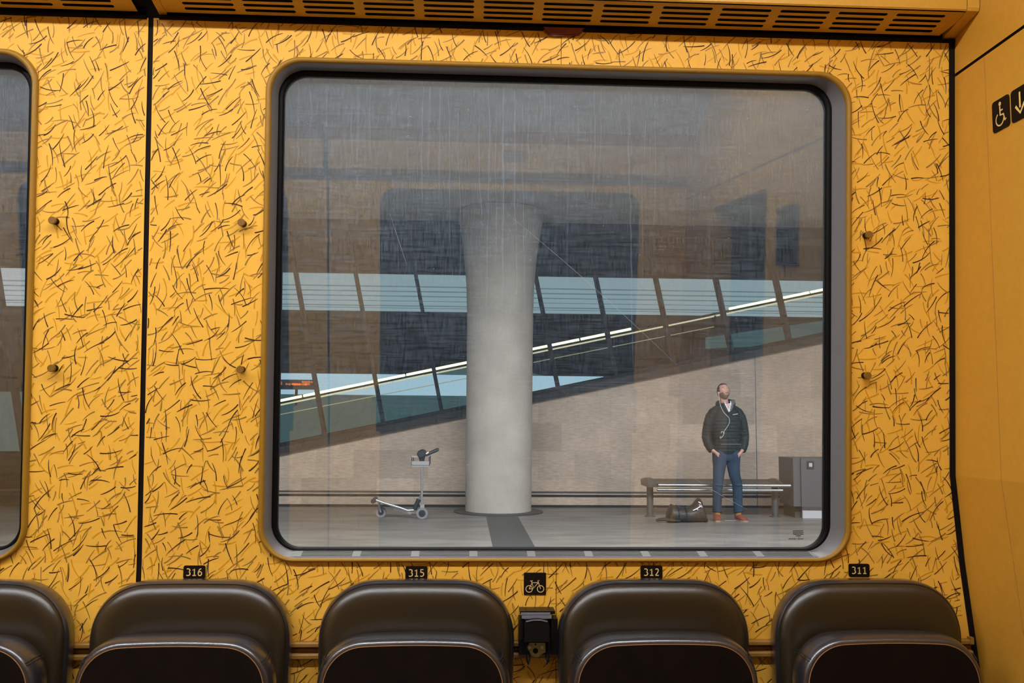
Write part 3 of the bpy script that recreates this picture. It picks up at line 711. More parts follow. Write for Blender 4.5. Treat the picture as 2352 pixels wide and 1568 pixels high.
# ------------------------------------------------------------------ folding seats
YF = YW-T*ZB
def shield(hw, top, bot, r, ex, n=16, arch=.006):
    "seat outline: flat arched top, big rounded shoulders, sides running straight down; x, z pairs going round"
    P = []
    for k in range(n+1):
        a = PI/2*k/n; P.append((hw-r+r*math.cos(a)**(2/ex), top-r+r*math.sin(a)**(2/ex)))
    for k in range(1, 7):
        s = 1-2*k/7; P.append((s*(hw-r), top))
    for k in range(n+1):
        a = PI/2*(1-k/n); P.append((-(hw-r)-r*math.cos(a)**(2/ex), top-r+r*math.sin(a)**(2/ex)))
    P = [(x, z-arch*(abs(x)/hw)**2 if z > top-r*.999 else z) for x, z in P]
    P += [(-hw+.004, bot+.10), (-hw+.02, bot+.02), (-hw+.05, bot), (0, bot), (hw-.05, bot), (hw-.02, bot+.02), (hw-.004, bot+.10)]
    return P
def offset_in(P, d):
    n = len(P); out = []
    for i in range(n):
        a = P[i-1]; b = P[(i+1) % n]; dx, dz = b[0]-a[0], b[1]-a[1]; l = math.hypot(dx, dz) or 1
        out.append((P[i][0]-dz/l*d, P[i][1]+dx/l*d))
    return out
def seat_rings(P, spec): return [[(x, y, z) for x, z in offset_in(P, d)] for d, y in spec]
def make_seat():
    t = empty('folding_seat')
    # backrest: wrapped side band, seam, pillowed front
    P = shield(.226, -.366, -.90, .135, 2.25)
    mb = MB(); mb.loft([[(x, YF-y, z+EYE) for x, y, z in r] for r in seat_rings(P, [(.006, .019), (.001, .022), (0, .032), (.000, .050), (.002, .058), (.0055, .0625)])], 'leather_edge', cap=False)
    b = part(mb, 'backrest_band', t, smooth=60)
    mb = MB(); mb.tube([(x, YF-.0605, z+EYE) for x, z in offset_in(P, .0065)], .0017, 'piping', 6, closed=True); part(mb, 'seam_piping', t, smooth=True)
    mb = MB(); rings = [[(x, YF-y, z+EYE) for x, y, z in r] for r in seat_rings(P, [(.007, .060), (.0085, .0655), (.012, .070), (.019, .0755), (.029, .0795), (.042, .0815), (.06, .082), (.09, .0815)])]
    c = (0, YF-.081, EYE-.62); mb.loft(rings, 'leather', cap=False)
    k = len(rings[-1]); mb.add(rings[-1]+[c], [(i, (i+1) % k, k) for i in range(k)], 'leather'); part(mb, 'backrest_cushion', t, smooth=70)
    # folded-up seat pan: leather wrapped cushion, its black underside board facing the cabin
    P = shield(.212, -.466, -.93, .105, 2.2, arch=.010)
    zt = lambda z: z
    mb = MB(); rings = [[(x, YF-y, z+EYE) for x, y, z in r] for r in seat_rings(P, [(.05, .088), (.025, .092), (.010, .100), (.003, .112), (.0, .128), (.0, .150), (.003, .166), (.007, .176), (.012, .1805), (.0165, .181)])]
    mb.loft(rings, 'leather_edge', cap=False); cu = part(mb, 'seat_pan', t, smooth=70)
    for sx in (-1, 1):
        mb = MB()
        pts = [(sx*(.212-.105+.105*math.cos(a)**.91)*1.002, -.476+(-.105+.105*math.sin(a)**.91)*1.0) for a in (.62,)]
        x, z = pts[0]; n_ = Vector((sx*.8, 0, .6)).normalized()
        L = [Vector((x, YF-y, z+EYE))+n_*o for y, o in ((.100, -.002), (.115, .0015), (.13, .003), (.15, .003), (.165, .001), (.178, -.005))]
        for o in (-.003, .003): mb.tube([q+Vector((.6*sx, 0, -.8))*o for q in L], .0012, 'piping', 6)
        part(mb, 'corner_stitching', t, smooth=True)
    mb = MB(); mb.tube([(x, YF-.1812, z+EYE) for x, z in offset_in(P, .0172)], .0011, 'board_edge', 6, closed=True); part(mb, 'board_edge', t, smooth=True)
    mb = MB(); Q = offset_in(P, .0178); k = len(Q)
    A = [(x, YF-.1815, z+EYE) for x, z in Q]; B = [(x, YF-.176, z+EYE) for x, z in Q]
    mb.add(A+B, [tuple(range(k)), tuple(range(2*k-1, k-1, -1))]+[(i, (i+1) % k, k+(i+1) % k, k+i) for i in range(k)], 'board'); part(mb, 'underside_board', t)
    for sx in (-1, 1): mb = MB(); mb.box((sx*.16-.02, YF-.022, EYE-.88), (sx*.16+.02, YF-.0005, EYE-.57), 'belt'); part(mb, 'wall_bracket', t)
    for sx in (-1, 1): mb = MB(); mb.box((sx*.19-.012, YF-.14, EYE-.97), (sx*.19+.012, YF-.0005, EYE-.90), 'belt'); part(mb, 'hinge', t)
    return t
def dup(root, du):
    r = root.copy(); C.objects.link(r); r.location.x += du
    for ch in list(root.children):
        c = ch.copy(); C.objects.link(c); c.parent = r; c.matrix_parent_inverse = ch.matrix_parent_inverse.copy()
    return r
seat = make_seat()
seats = ((-.6215, 'black leather folding seat under the number 316 plate'), (-1.118, 'black leather folding seat cut off by the left edge'), (-.1065, 'black leather folding seat under the number 315 plate, left of the belt box'),
         (.4485, 'black leather folding seat under the number 312 plate, right of the belt box'), (.9620, 'rightmost black leather folding seat under the number 311 plate'))
for i, (u, lab) in enumerate(seats):
    o = seat if i == 0 else dup(seat, u-seats[0][0])
    if i == 0: o.location = (u, 0, 0)
    tag(o, lab, 'seat', 'folding seats along the window wall')

# ------------------------------------------------------------------ belt buckle box between the seats
def wy(x, y, w): p = at(x, y, YF-w); return (p.x, p.y, p.z)
def bx(mb, x0, y0, x1, y1, w0, w1, mt):
    a = at(x0, y1, YF-w1); b = at(x1, y0, YF-w1); mb.box((a.x, YF-w1, a.z), (b.x, YF-w0, b.z), mt)
t = thing('belt_box', 'black plastic belt box with hanging straps between the two middle seats', 'belt box', wy(1235, 1500, 0))
mb = MB(); bx(mb, 1192, 1421, 1281, 1503, 0, .045, 'belt'); part(mb, 'housing', t)
mb = MB(); bx(mb, 1195, 1403, 1275, 1410, 0, .05, 'belt'); a = at(1197, 1409, YF-.055); b = at(1268, 1403.5, YF-.055)
part(mb, 'lid', t)
mb = MB(); bx(mb, 1197, 1407.5, 1264, 1411.5, .05, .058, 'belt_edge'); bx(mb, 1199, 1414, 1267, 1420.5, .05, .065, 'belt_edge'); part(mb, 'lid_edge', t)
mb = MB(); L = [(1205, 1474), (1205, 1434), (1209, 1427), (1225, 1423), (1242, 1423), (1257, 1427), (1262, 1434), (1262, 1474)]
A = [wy(x, y, .085) for x, y in L]; B = [(p[0], YF-.045, p[2]) for p in A]; k = len(L)
mb.add(A+B, [tuple(range(k)), tuple(range(2*k-1, k-1, -1))]+[(i, (i+1) % k, k+(i+1) % k, k+i) for i in range(k)], 'belt'); part(mb, 'buckle', t)
mb = MB(); mb.tube([wy(1208, 1427.5, .086), wy(1225, 1424, .086), wy(1242, 1424, .086), wy(1258, 1427.5, .086)], .0013, 'belt_edge', 6); part(mb, 'buckle_edge', t)
for (x, sx) in ((1207, 1), (1263, -1)):
    mb = MB(); mb.tube([wy(x+2*sx, 1470, .06), wy(x+2*sx, 1500, .06), wy(x+4*sx, 1518, .06), wy(x+7*sx, 1524, .06), wy(x+9*sx, 1518, .055), wy(x+10*sx, 1500, .05), wy(x+7*sx, 1470, .05)], .0022, 'belt', 8); part(mb, 'strap', t, smooth=True)
for (x, ) in ((1197.5,), (1269,)):
    mb = MB(); bx(mb, x-3, 1421, x+4, 1470, .045, .06, 'belt'); part(mb, 'side_clip', t)
mb = MB(); L = [(1214, 1476), (1252, 1476), (1253, 1497), (1243, 1503), (1236, 1508.5), (1227, 1508.5), (1219, 1502), (1213, 1492)]
A = [wy(x, y, .052) for x, y in L]; B = [(p[0], YF-.044, p[2]) for p in A]; k = len(L)
mb.add(A+B, [tuple(range(k)), tuple(range(2*k-1, k-1, -1))]+[(i, (i+1) % k, k+(i+1) % k, k+i) for i in range(k)], 'brass')
for x, y, r, mt in ((1230, 1494, .0062, 'gasket'), (1230, 1479.5, .0022, 'gasket'), (1216.5, 1485.5, .0060, 'brass'), (1245, 1485.5, .0060, 'brass'), (1216.5, 1485.5, .0036, 'screw'), (1245, 1485.5, .0036, 'screw')):
    p = wy(x, y, .052); h = .0006 if mt == 'gasket' else .003 if mt == 'brass' else .0045
    mb.cyl((p[0], YF-.051, p[2]), (p[0], YF-.052-h, p[2]), r, mt, 20)
pl = part(mb, 'mounting_plate', t)

# ================================================================== the platform outside
PY = 13.84       # depth of the travertine wall
mb = MB(); mb.box((-18, 5.2, -.25), (15, PY+.3, 0), 'platform'); struct(mb.build('floor.001'), 'grey granite platform floor')
mb = MB(); mb.box((-18, 2.4, -1.0), (15, 5.2, -.9), 'track'); struct(mb.build('floor.002'))
sl = lambda x: zat(1043, PY, 640)+(x-xat(640, PY, 1043))*(zat(787, PY, 1890)-zat(1043, PY, 640))/(xat(1890, PY, 787)-xat(640, PY, 1043))
mb = MB(); xs = (-7, 14); zl = [max(sl(x), .0) for x in xs]
XR = 11.
def wallz(x): return min(sl(x), EYE+3.0)
pts = [(-7, max(sl(-7), -.1)), (XR, wallz(XR)), (14, wallz(XR))]
mb.obox([(-7, PY, -.2), (14, PY, -.2), (14, PY+.35, -.2), (-7, PY+.35, -.2), (-7, PY, max(sl(-7), -.15)), (14, PY, sl(14)), (14, PY+.35, sl(14)), (-7, PY+.35, max(sl(-7), -.15))], 'travertine')
struct(mb.build('wall_platform'), 'pale travertine block wall with a sloping top behind the platform')
# baseboard groove rails, vertical joint, dark skirting gap
zl1, zl2 = zat(1130, PY, 1300), zat(1138.5, PY, 1300)
mb = MB()
mb.box((-7, PY-.012, zl1-.012), (14, PY+.01, zl1+.012), 'collar'); mb.box((-7, PY-.012, zl2-.014), (14, PY+.01, zl2+.018), 'sill'); 
struct(mb.build('trim_10'), 'two thin dark rails low on the travertine wall')
mb = MB(); mb.box((-7, PY-.01, 0), (14, PY+.01, .035), 'sill'); struct(mb.build('baseboard_platform'))
xj = xat(1737, PY, 1000)
mb = MB(); mb.box((xj-.006, PY-.003, 0), (xj+.006, PY+.01, sl(xj)), 'bench_leg'); struct(mb.build('trim_11'), 'vertical joint in the travertine wall right of the standing man')
# sill capping
mb = MB(); hh = .135; dx = .0
a, b = -7, 14
mb.obox([(a, PY-.10, sl(a)-.0), (b, PY-.10, sl(b)), (b, PY+.4, sl(b)), (a, PY+.4, sl(a)), (a, PY-.10, sl(a)+hh*.75), (b, PY-.10, sl(b)+hh*.75), (b, PY+.4, sl(b)+hh), (a, PY+.4, sl(a)+hh)], 'sill')
mb.obox([(a, PY-.06, sl(a)+hh*.7), (b, PY-.06, sl(b)+hh*.7), (b, PY+.10, sl(b)+hh), (a, PY+.10, sl(a)+hh), (a, PY-.06, sl(a)+hh*1.15), (b, PY-.06, sl(b)+hh*1.15), (b, PY+.10, sl(b)+hh*1.25), (a, PY+.10, sl(a)+hh*1.25)], 'mullion')
struct(mb.build('trim_12'), 'dark sloping sill on top of the travertine wall')
# leaning mullions
HZ = zat(545, PY, 1500); CZ = zat(515, PY, 1245)
sd = .205
for k in range(-11, 3):
    x0 = 1507+137.6*k; X = xat(x0, PY, 640); Z = zat(640, PY, x0)
    X1 = X-sd*(HZ-Z); zb = Z
    for _ in range(20): zb = sl(X+sd*(Z-zb))+hh
    X2 = X+sd*(Z-zb)
    if zb > HZ-.1: continue
    wd = .028; mb = MB()
    mb.obox([(X2-wd, PY-.05, zb), (X2+wd, PY-.05, zb), (X2+wd, PY+.10, zb), (X2-wd, PY+.10, zb), (X1-wd, PY-.05, HZ), (X1+wd, PY-.05, HZ), (X1+wd, PY+.10, HZ), (X1-wd, PY+.10, HZ)], 'mullion')
    o = mb.build('trim_%d' % (30+k)); struct(o, 'dark leaning mullion of the glazed ramp front')
# facade glass
mb = MB(); mb.obox([(-4.5, PY+.02, sl(-4.5)+hh), (11, PY+.02, min(sl(11)+hh, HZ-.01)), (11, PY+.04, min(sl(11)+hh, HZ-.01)), (-4.5, PY+.04, sl(-4.5)+hh), (-4.5, PY+.02, HZ), (11, PY+.02, HZ), (11, PY+.04, HZ), (-4.5, PY+.04, HZ)], 'hall_glass')
struct(mb.build('window_3'), 'glazed front above the travertine wall')
mb = MB(); mb.box((-18, PY-.12, HZ), (15, PY+.4, CZ+.0), 'header'); struct(mb.build('trim_40'), 'dark header beam above the ramp glazing')
mb = MB(); mb.box((-18, 3.2, CZ), (15, PY+.4, CZ+.2), 'soffit'); struct(mb.build('ceiling.001'), 'grey station ceiling above the platform')
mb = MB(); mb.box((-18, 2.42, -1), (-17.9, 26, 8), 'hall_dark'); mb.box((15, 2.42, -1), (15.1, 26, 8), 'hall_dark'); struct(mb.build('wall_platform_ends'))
# hall behind the glazing
HY = 25.
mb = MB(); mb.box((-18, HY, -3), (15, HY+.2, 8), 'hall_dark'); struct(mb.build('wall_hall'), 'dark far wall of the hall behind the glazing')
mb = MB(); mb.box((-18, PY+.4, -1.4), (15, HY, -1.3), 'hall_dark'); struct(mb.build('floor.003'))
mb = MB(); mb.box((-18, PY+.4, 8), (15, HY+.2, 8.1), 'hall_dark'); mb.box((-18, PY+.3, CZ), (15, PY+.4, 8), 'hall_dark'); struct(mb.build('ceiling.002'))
za, zb = zat(716, HY, 1000), zat(632, HY, 1000)
win = struct(empty('window_4', (3, HY, za)), 'long pale louvred window band in the hall behind the glazing')
mb = MB(); mb.box((-17, HY-.06, za), (14.5, HY, zb), 'louver'); part(mb, 'louvre_panel', win)
for yy, hgt in ((660, .02), (671, .02), (682, .018), (693, .012), (704, .02), (709, .012)):
    z = zat(yy, HY, 1000); mb = MB(); mb.box((-17, HY-.075, z-hgt), (14.5, HY-.055, z+hgt), 'louver_gap'); part(mb, 'louvre_line', win)
# daylit openings low in the hall
z1, z0 = zat(858, HY, 750), zat(906, HY, 750)
mb = MB(); mb.box((xat(330, HY, 880), HY-.06, z0), (xat(1385, HY, 890), HY, z1), 'bright'); struct(mb.build('window_5'), 'bright daylit opening low in the hall')
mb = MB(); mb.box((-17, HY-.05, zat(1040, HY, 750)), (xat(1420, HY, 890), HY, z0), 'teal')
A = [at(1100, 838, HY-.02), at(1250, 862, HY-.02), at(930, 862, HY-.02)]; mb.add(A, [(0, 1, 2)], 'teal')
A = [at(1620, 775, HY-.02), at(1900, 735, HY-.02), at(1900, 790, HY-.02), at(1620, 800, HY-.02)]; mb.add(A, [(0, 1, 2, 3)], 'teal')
struct(mb.build('wall_hall.001'), 'teal lower wall of the hall, its light built in as glow')
# dark ramp flank behind the sill, left
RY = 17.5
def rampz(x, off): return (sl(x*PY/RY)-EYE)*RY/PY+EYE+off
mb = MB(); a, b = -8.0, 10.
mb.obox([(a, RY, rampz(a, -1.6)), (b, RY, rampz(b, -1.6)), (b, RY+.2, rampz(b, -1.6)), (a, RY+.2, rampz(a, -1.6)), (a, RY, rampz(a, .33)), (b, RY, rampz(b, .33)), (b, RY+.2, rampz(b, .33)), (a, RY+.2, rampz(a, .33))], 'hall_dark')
# ---- ramp handrail with light strips
RX = 15.2
t = thing('lit_handrail', 'sloping handrail with bright yellow light strips behind the glazed front', 'handrail', tuple(at(1270, 790, RX)))
def lseg(x0, x1, off, r, mt, nm):
    y = lambda x: 921-(x-640)*.2045+off
    mb = MB(); mb.tube([at(x0, y(x0), RX), at(x1, y(x1), RX)], r, mt, 8); part(mb, nm, t)
for x0, x1 in ((180, 380), (386, 552), (560, 693), (697, 857), (862, 930), (934, 995), (1001, 1190), (1196, 1263), (1268, 1330), (1334, 1395), (1402, 1449), (1675, 1780), (1787, 1858), (1862, 1960)):
    lseg(x0, x1, 0, .0235, 'led', 'light_strip')
for x0, x1 in ((180, 552), (560, 900), (904, 1262), (1268, 1640), (1645, 1960)): lseg(x0, x1, 9.5, .013, 'led_dim', 'lower_light_strip')
lseg(180, 1960, 4.5, .018, 'mullion', 'rail')
t2 = thing('lit_handrail', 'faint second light line below the bright handrail, further back in the hall', 'handrail', tuple(at(800, 925, RX+1)))
for x0, x1, y0, y1 in ((600, 1075, 960, 868), (1225, 1640, 832, 750)):
    mb = MB(); mb.tube([at(x0, y0, RX+1), at(x1, y1, RX+1)], .007, 'led_faint', 6); part(mb, 'light_strip', t2)
# ---- orange departure display
t = thing('departure_display', 'dark departure display with blurred orange lettering behind the left of the glazing', 'display', tuple(at(675, 890, 20)))
a = at(600, 893, 20); b = at(722, 872, 20)
mb = MB(); mb.box((a.x, 20, a.z), (b.x, 20.15, b.z), 'dark_plastic'); part(mb, 'case', t)
mb = MB(); mb.cyl((a.x+.75, 20.07, a.z-.35), (a.x+.75, 20.07, a.z), .03, 'dark_plastic'); part(mb, 'post', t)
mb = MB(); rr = random.Random(5)
for (x0, x1, y0, y1) in ((628, 648, 876, 884), (656, 668, 880, 884), (670, 690, 880, 884), (693, 718, 875, 879), (672, 706, 880.5, 884.5), (700, 712, 880, 884)):
    x = x0
    while x < x1:
        wv = rr.uniform(2, 4); p = at(x, y1+rr.uniform(-.5, .5), 19.99); q = at(min(x+wv, x1), y0+rr.uniform(-.5, .5), 19.99); mb.box((p.x, 19.985, p.z), (q.x, 20.0, q.z), 'orange'); x += wv+rr.uniform(.4, 1)
part(mb, 'display_lettering', t)

# ---- pillar
px_, py_ = at(1147, 900, 13.1).x, 13.1
t = thing('pillar', 'round pale concrete pillar flaring out towards the station ceiling', 'pillar', (px_, py_, 0))
prof = [(0, .470), (.03, .474), (1.0, .477), (2.0, .480), (2.9, .484), (3.3, .500), (3.6, .525), (3.9, .560), (4.15, .60), (CZ-.005, .64)]
mb = MB(); mb.loft([[(px_+r*math.cos(a), py_+r*math.sin(a), z) for a in [2*PI*k/64 for k in range(64)]] for z, r in prof], 'pillar'); part(mb, 'shaft', t, smooth=60)
mb = MB(); mb.loft([[(px_+r*math.cos(a), py_+r*math.sin(a), z) for a in [2*PI*k/64 for k in range(64)]] for z, r in ((.0, .64), (.014, .64), (.020, .60), (.022, .472))], 'collar'); part(mb, 'base_collar', t, smooth=30)
# floor stripe
x0, x1 = .297, .732
mb = MB(); mb.box((x0, 5.3, -.001), (x1, py_-.66, .003), 'stripe'); tag(mb.build('guide_strip'), 'dark floor strip running from the pillar towards the train', 'floor strip')

# ---- bench
B0, B1 = at(1480, 1105, 12.5).x, at(1800, 1105, 12.5).x; BZ = .468; BYc = 12.5
t = thing('bench', 'long perforated steel platform bench on two round legs behind the standing man', 'bench', ((B0+B1)/2, BYc, 0))
mb = MB(); pr = [(BYc-.26, BZ-.03), (BYc-.27, BZ-.012), (BYc-.25, BZ), (BYc-.1, BZ-.010), (BYc+.12, BZ+.005), (BYc+.27, BZ+.035), (BYc+.27, BZ+.022), (BYc+.1, BZ-.012), (BYc-.1, BZ-.028)]
mb.loft([[(x, y, z) for y, z in pr] for x in (B0+.12, B1-.06)], 'bench_dark'); part(mb, 'seat', t, smooth=50)
mb = MB(); mb.tube([(B0+.13, BYc-.285, BZ-.018), (B1-.01, BYc-.285, BZ-.018)], .024, 'steel', 14); part(mb, 'front_tube', t, smooth=60)
mb = MB(); mb.tube([(B0+.13, BYc-.23, BZ-.085), (B1-.1, BYc-.23, BZ-.085)], .019, 'steel', 14); part(mb, 'lower_tube', t, smooth=60)
for nm, xa, xb in (('end_bracket', B0, B0+.14), ('end_bracket', B1-.16, B1-.06)):
    mb = MB(); mb.loft([[(x, BYc-.26, BZ-.05), (x, BYc-.27, BZ-.015), (x+s, BYc+.05, BZ+.055), (x+s, BYc+.2, BZ+.055), (x, BYc+.27, BZ+.03), (x, BYc+.25, BZ-.05)] for x, s in ((xa, .05), (xb, -.02))], 'bench_leg'); part(mb, nm, t)
for x in (at(1493, 1150, BYc).x, at(1780, 1150, BYc).x):
    mb = MB(); mb.cyl((x, BYc, 0), (x, BYc, BZ-.02), .046, 'bench_leg', 28); part(mb, 'leg', t, smooth=40)
    mb = MB(); mb.cyl((x, BYc, 0), (x, BYc, .012), .075, 'bench_leg', 28)
    adopt(t, mb.build('foot_plate'))

# ---- waste bin
bl_, br_x = at(1812, 1100, 12.45).x, at(1840, 1100, 12.45).x+1.15; bt = at(1850, 1051, 12.4).z
t = thing('waste_bin', 'dark grey rectangular waste bin with a pale base, cut off by the window edge', 'bin', (bl_+.6, 12.6, 0))
mb = MB(); mb.box((bl_, 12.28, .165), (br_x, 12.85, bt), 'bin'); bd = part(mb, 'body', t)
mb = MB(); mb.box((bl_+.10, 12.25, .16), (br_x+.02, 12.285, bt-.0), 'bin'); part(mb, 'front_panel', t)
mb = MB(); mb.box((bl_+.06, 12.40, 0), (br_x-.05, 12.85, .17), 'collar'); part(mb, 'plinth', t)
mb = MB(); mb.box((bl_+.14, 12.33, 0), (br_x, 12.36, .155), 'bin_base'); part(mb, 'base_panel', t)
p = at(1861, 1068, 12.249)
mb = MB(); mb.box((p.x-.05, 12.244, p.z-.055), (p.x+.05, 12.25, p.z+.055), 'dark_plastic'); mb.box((p.x-.02, 12.241, p.z-.022), (p.x+.025, 12.245, p.z+.03), 'bin_base'); part(mb, 'label_plate', t)

# ---- luggage trolley
TY = 12.3
def TP(x, y, Y=TY): return at(x, y, Y)
t = thing('luggage_trolley', 'empty aluminium airport luggage trolley left of the pillar', 'luggage trolley', (TP(940, 1185).x, TY, 0))
for dy in (-.16, .16):
    mb = MB(); pth = [TP(864, 1148, TY+dy), TP(880, 1154, TY+dy), TP(920, 1166, TY+dy), TP(936, 1172, TY+dy), TP(950, 1171, TY+dy)]
    mb.tube(pth, .017, 'alu', 10); part(mb, 'deck_rail', t, smooth=60)
mb = MB(); mb.obox([TP(868, 1153, TY-.12), TP(936, 1175, TY-.12), TP(936, 1175, TY+.12), TP(868, 1153, TY+.12), TP(868, 1150, TY-.12), TP(936, 1171.5, TY-.12), TP(936, 1171.5, TY+.12), TP(868, 1150, TY+.12)], 'alu'); part(mb, 'deck_plate', t)
mb = MB(); mb.obox([TP(904, 1172, TY-.05), TP(945, 1182, TY-.05), TP(945, 1182, TY+.05), TP(904, 1172, TY+.05), TP(904, 1167, TY-.05), TP(945, 1176, TY-.05), TP(945, 1176, TY+.05), TP(904, 1167, TY+.05)], 'alu'); part(mb, 'chassis_beam', t)
a = TP(860, 1148); mb = MB(); mb.tube([(a.x, TY-.19, a.z), (a.x, TY+.19, a.z)], .032, 'dark_plastic', 12); part(mb, 'bumper', t, smooth=60)
for dy in (-.21, .21):
    c = TP(969.5, 1178.5, TY+dy)
    mb = MB(); mb.tube([(c.x+.001, TY+dy-.016, c.z), (c.x+.001, TY+dy+.016, c.z)], c.z-.001, 'rubber', 28); wh = part(mb, 'rear_wheel', t, smooth=40)
    mb = MB(); mb.cyl((c.x, TY+dy-.019, c.z), (c.x, TY+dy+.019, c.z), .045, 'dark_plastic', 20); h = mb.build('hub'); h.parent = wh; 
    mb = MB(); q = TP(969, 1158, TY+dy); mb.obox([(c.x-.028, TY+dy*.85-.01, c.z), (c.x+.028, TY+dy*.85-.01, c.z), (c.x+.028, TY+dy*.85+.01, c.z), (c.x-.028, TY+dy*.85+.01, c.z), (c.x-.026, TY+dy*.85-.01, q.z), (c.x+.026, TY+dy*.85-.01, q.z), (c.x+.026, TY+dy*.85+.01, q.z), (c.x-.026, TY+dy*.85+.01, q.z)], 'alu'); part(mb, 'fork', t)
    mb = MB(); mb.tube([TP(969, 1160, TY+dy*.85), TP(969, 1059, TY+dy*.85)], .014, 'alu', 10); part(mb, 'upright', t, smooth=60)
    mb = MB(); mb.tube([TP(952, 1170, TY+dy*.6), TP(962, 1146, TY+dy*.6)], .030, 'dark_plastic', 10); mb.tube([TP(962, 1146, TY+dy*.6), TP(968, 1134, TY+dy*.7)], .012, 'alu', 8); part(mb, 'brace', t, smooth=60)
ax = TP(969.5, 1178.5); mb = MB(); mb.cyl((ax.x, TY-.2, ax.z), (ax.x, TY+.2, ax.z), .012, 'alu', 10); mb.tube([(ax.x, TY, ax.z), TP(945, 1178)], .018, 'alu', 10); part(mb, 'axle', t)
for dy in (0,):
    c = TP(875, 1176, TY+dy); mb = MB(); mb.tube([(c.x, TY-.02, c.z), (c.x, TY+.02, c.z)], c.z-.001, 'rubber', 26); wh = part(mb, 'front_wheel', t, smooth=40)
    mb = MB(); mb.cyl((c.x, TY-.023, c.z), (c.x, TY+.023, c.z), .038, 'dark_plastic', 20); h = mb.build('hub'); h.parent = wh
    mb = MB(); q = TP(868, 1152)
    for s in (-.035, .035): mb.tube([(c.x, TY+s, c.z), (q.x+.01, TY+s, q.z)], .014, 'alu', 8)
    part(mb, 'front_fork', t)
# basket frame and handle
x0, x1 = TP(948, 1050).x, TP(987, 1050).x; zt, zb = TP(960, 1047).z, TP(960, 1066).z
mb = MB(); 
mb.box((x0, TY-.2, zt-.012), (x0+.09, TY-.18, zt+.012), 'alu'); mb.box((x0, TY-.2, zb-.0), (x1, TY-.18, zb+.05), 'alu')
mb.box((x0, TY-.2, zb-.022), (x1, TY+.2, zb-.008), 'alu')
part(mb, 'basket', t)
for x in (x0, x1): mb = MB(); mb.tube([(x, TY-.19, zt), (x, TY-.19, zb), (x, TY+.19, zb), (x, TY+.19, zt)], .006, 'dark_plastic', 8); part(mb, 'basket_hoop', t)
c = TP(969, 1041); mb = MB(); mb.loft([[(c.x+r*math.cos(a)*1.0, y, c.z+r*math.sin(a)*.95+dz) for a in [2*PI*k/20 for k in range(20)]] for r, y, dz in ((.045, TY-.23, 0), (.055, TY-.215, 0), (.055, TY+.215, 0), (.045, TY+.23, 0))], 'dark_plastic')
e = TP(969.5, 1062); mb.tube([(c.x, TY-.17, c.z-.02), (e.x, TY-.17, e.z)], [.045, .018], 'dark_plastic', 12); mb.tube([(c.x, TY+.17, c.z-.02), (e.x, TY+.17, e.z)], [.045, .018], 'dark_plastic', 12)
part(mb, 'handle_housing', t, smooth=50)
mb = MB(); q = TP(981, 1043); r_ = TP(1005, 1032.5)
mb.tube([(c.x, TY-.16, c.z-.01), (q.x, TY-.16, q.z), (r_.x, TY-.15, r_.z), (r_.x, TY+.15, r_.z), (q.x, TY+.16, q.z), (c.x, TY+.16, c.z-.01)], .021, 'dark_plastic', 10); part(mb, 'push_bar', t, smooth=60)
mb = MB(); mb.tube([TP(979, 1042, TY-.185), TP(985, 1038.5, TY-.185)], .012, 'alu', 8); part(mb, 'brake_lever', t)

# ---- bag
M['bag'] = mat('dark_brown_bag', (.036, .028, .022), .5, noise=(14, .45), bump=(40, .5, .01))
M['bag_dark'] = mat('bag_strap_dark', (.018, .018, .018), .5)
GYb = 11.85
bx0, bx1 = at(1520, 1190, GYb).x, at(1620, 1190, GYb).x
t = thing('duffel_bag', 'slumped dark brown duffel bag on the floor beside the standing man', 'bag', ((bx0+bx1)/2, GYb, 0))
secs = []
S_ = [(1532, .030, 20, .09), (1535, .16, 28, .13), (1541, .225, 30, .15), (1555, .205, 31, .155), (1570, .185, 31, .155), (1582, .195, 31, .155), (1592, .225, 31, .155), (1598, .275, 31, .15), (1603, .310, 31, .14), (1608, .300, 30, .14), (1612, .245, 29, .135), (1617, .150, 28, .125), (1621, .070, 25, .10), (1623, .03, 20, .06)]
rr = random.Random(9)
for x, h, _, d in S_:
    X = at(x, 1190, GYb).x; ringp = []
    for k in range(24):
        a = 2*PI*k/24; ca, sa = math.cos(a), math.sin(a)
        ringp.append((X+rr.uniform(-.003, .003), GYb+d*abs(ca)**.7*(1 if ca > 0 else -1)*(1-.35*max(sa, 0)), .004+h*.5+h*.5*abs(sa)**.75*(1 if sa > 0 else -1)+rr.uniform(-.003, .003)*(sa > 0)))
    secs.append(ringp)
mb = MB(); mb.loft(secs, 'bag'); part(mb, 'body', t, smooth=True)
for x in (1554, 1571):
    i = 3 if x == 1554 else 4; X = at(x, 1190, GYb).x
    mb = MB(); L = [(X, p[1]+(p[1]-GYb)*.05, max(p[2], .004)+(.004 if p[2] > .05 else 0)) for p in secs[i]]; mb.tube(L, .007, 'bag_dark', 6, closed=True); part(mb, 'strap', t)
mb = MB(); L = [at(x, y, GYb-.13) for x, y in ((1507, 1197), (1515, 1193), (1528, 1192), (1545, 1195), (1562, 1197))]; L = [Vector((p.x, p.y, max(p.z, .028))) for p in L]
mb.tube(L, [.018, .028, .030, .028, .02], 'bag', 10, squash=.8); part(mb, 'side_strap', t, smooth=True)
mb = MB(); L = [at(x, y, GYb-.16) for x, y in ((1592, 1172), (1600, 1168), (1607, 1164), (1612, 1160), (1609, 1155), (1604, 1152))]; mb.tube(L, .006, 'steel', 8)
for x, y in ((1607, 1160), (1612, 1164), (1602, 1170)): mb.ball(tuple(at(x, y, GYb-.165)), .011, 'bin_base', 10)
part(mb, 'buckle', t)

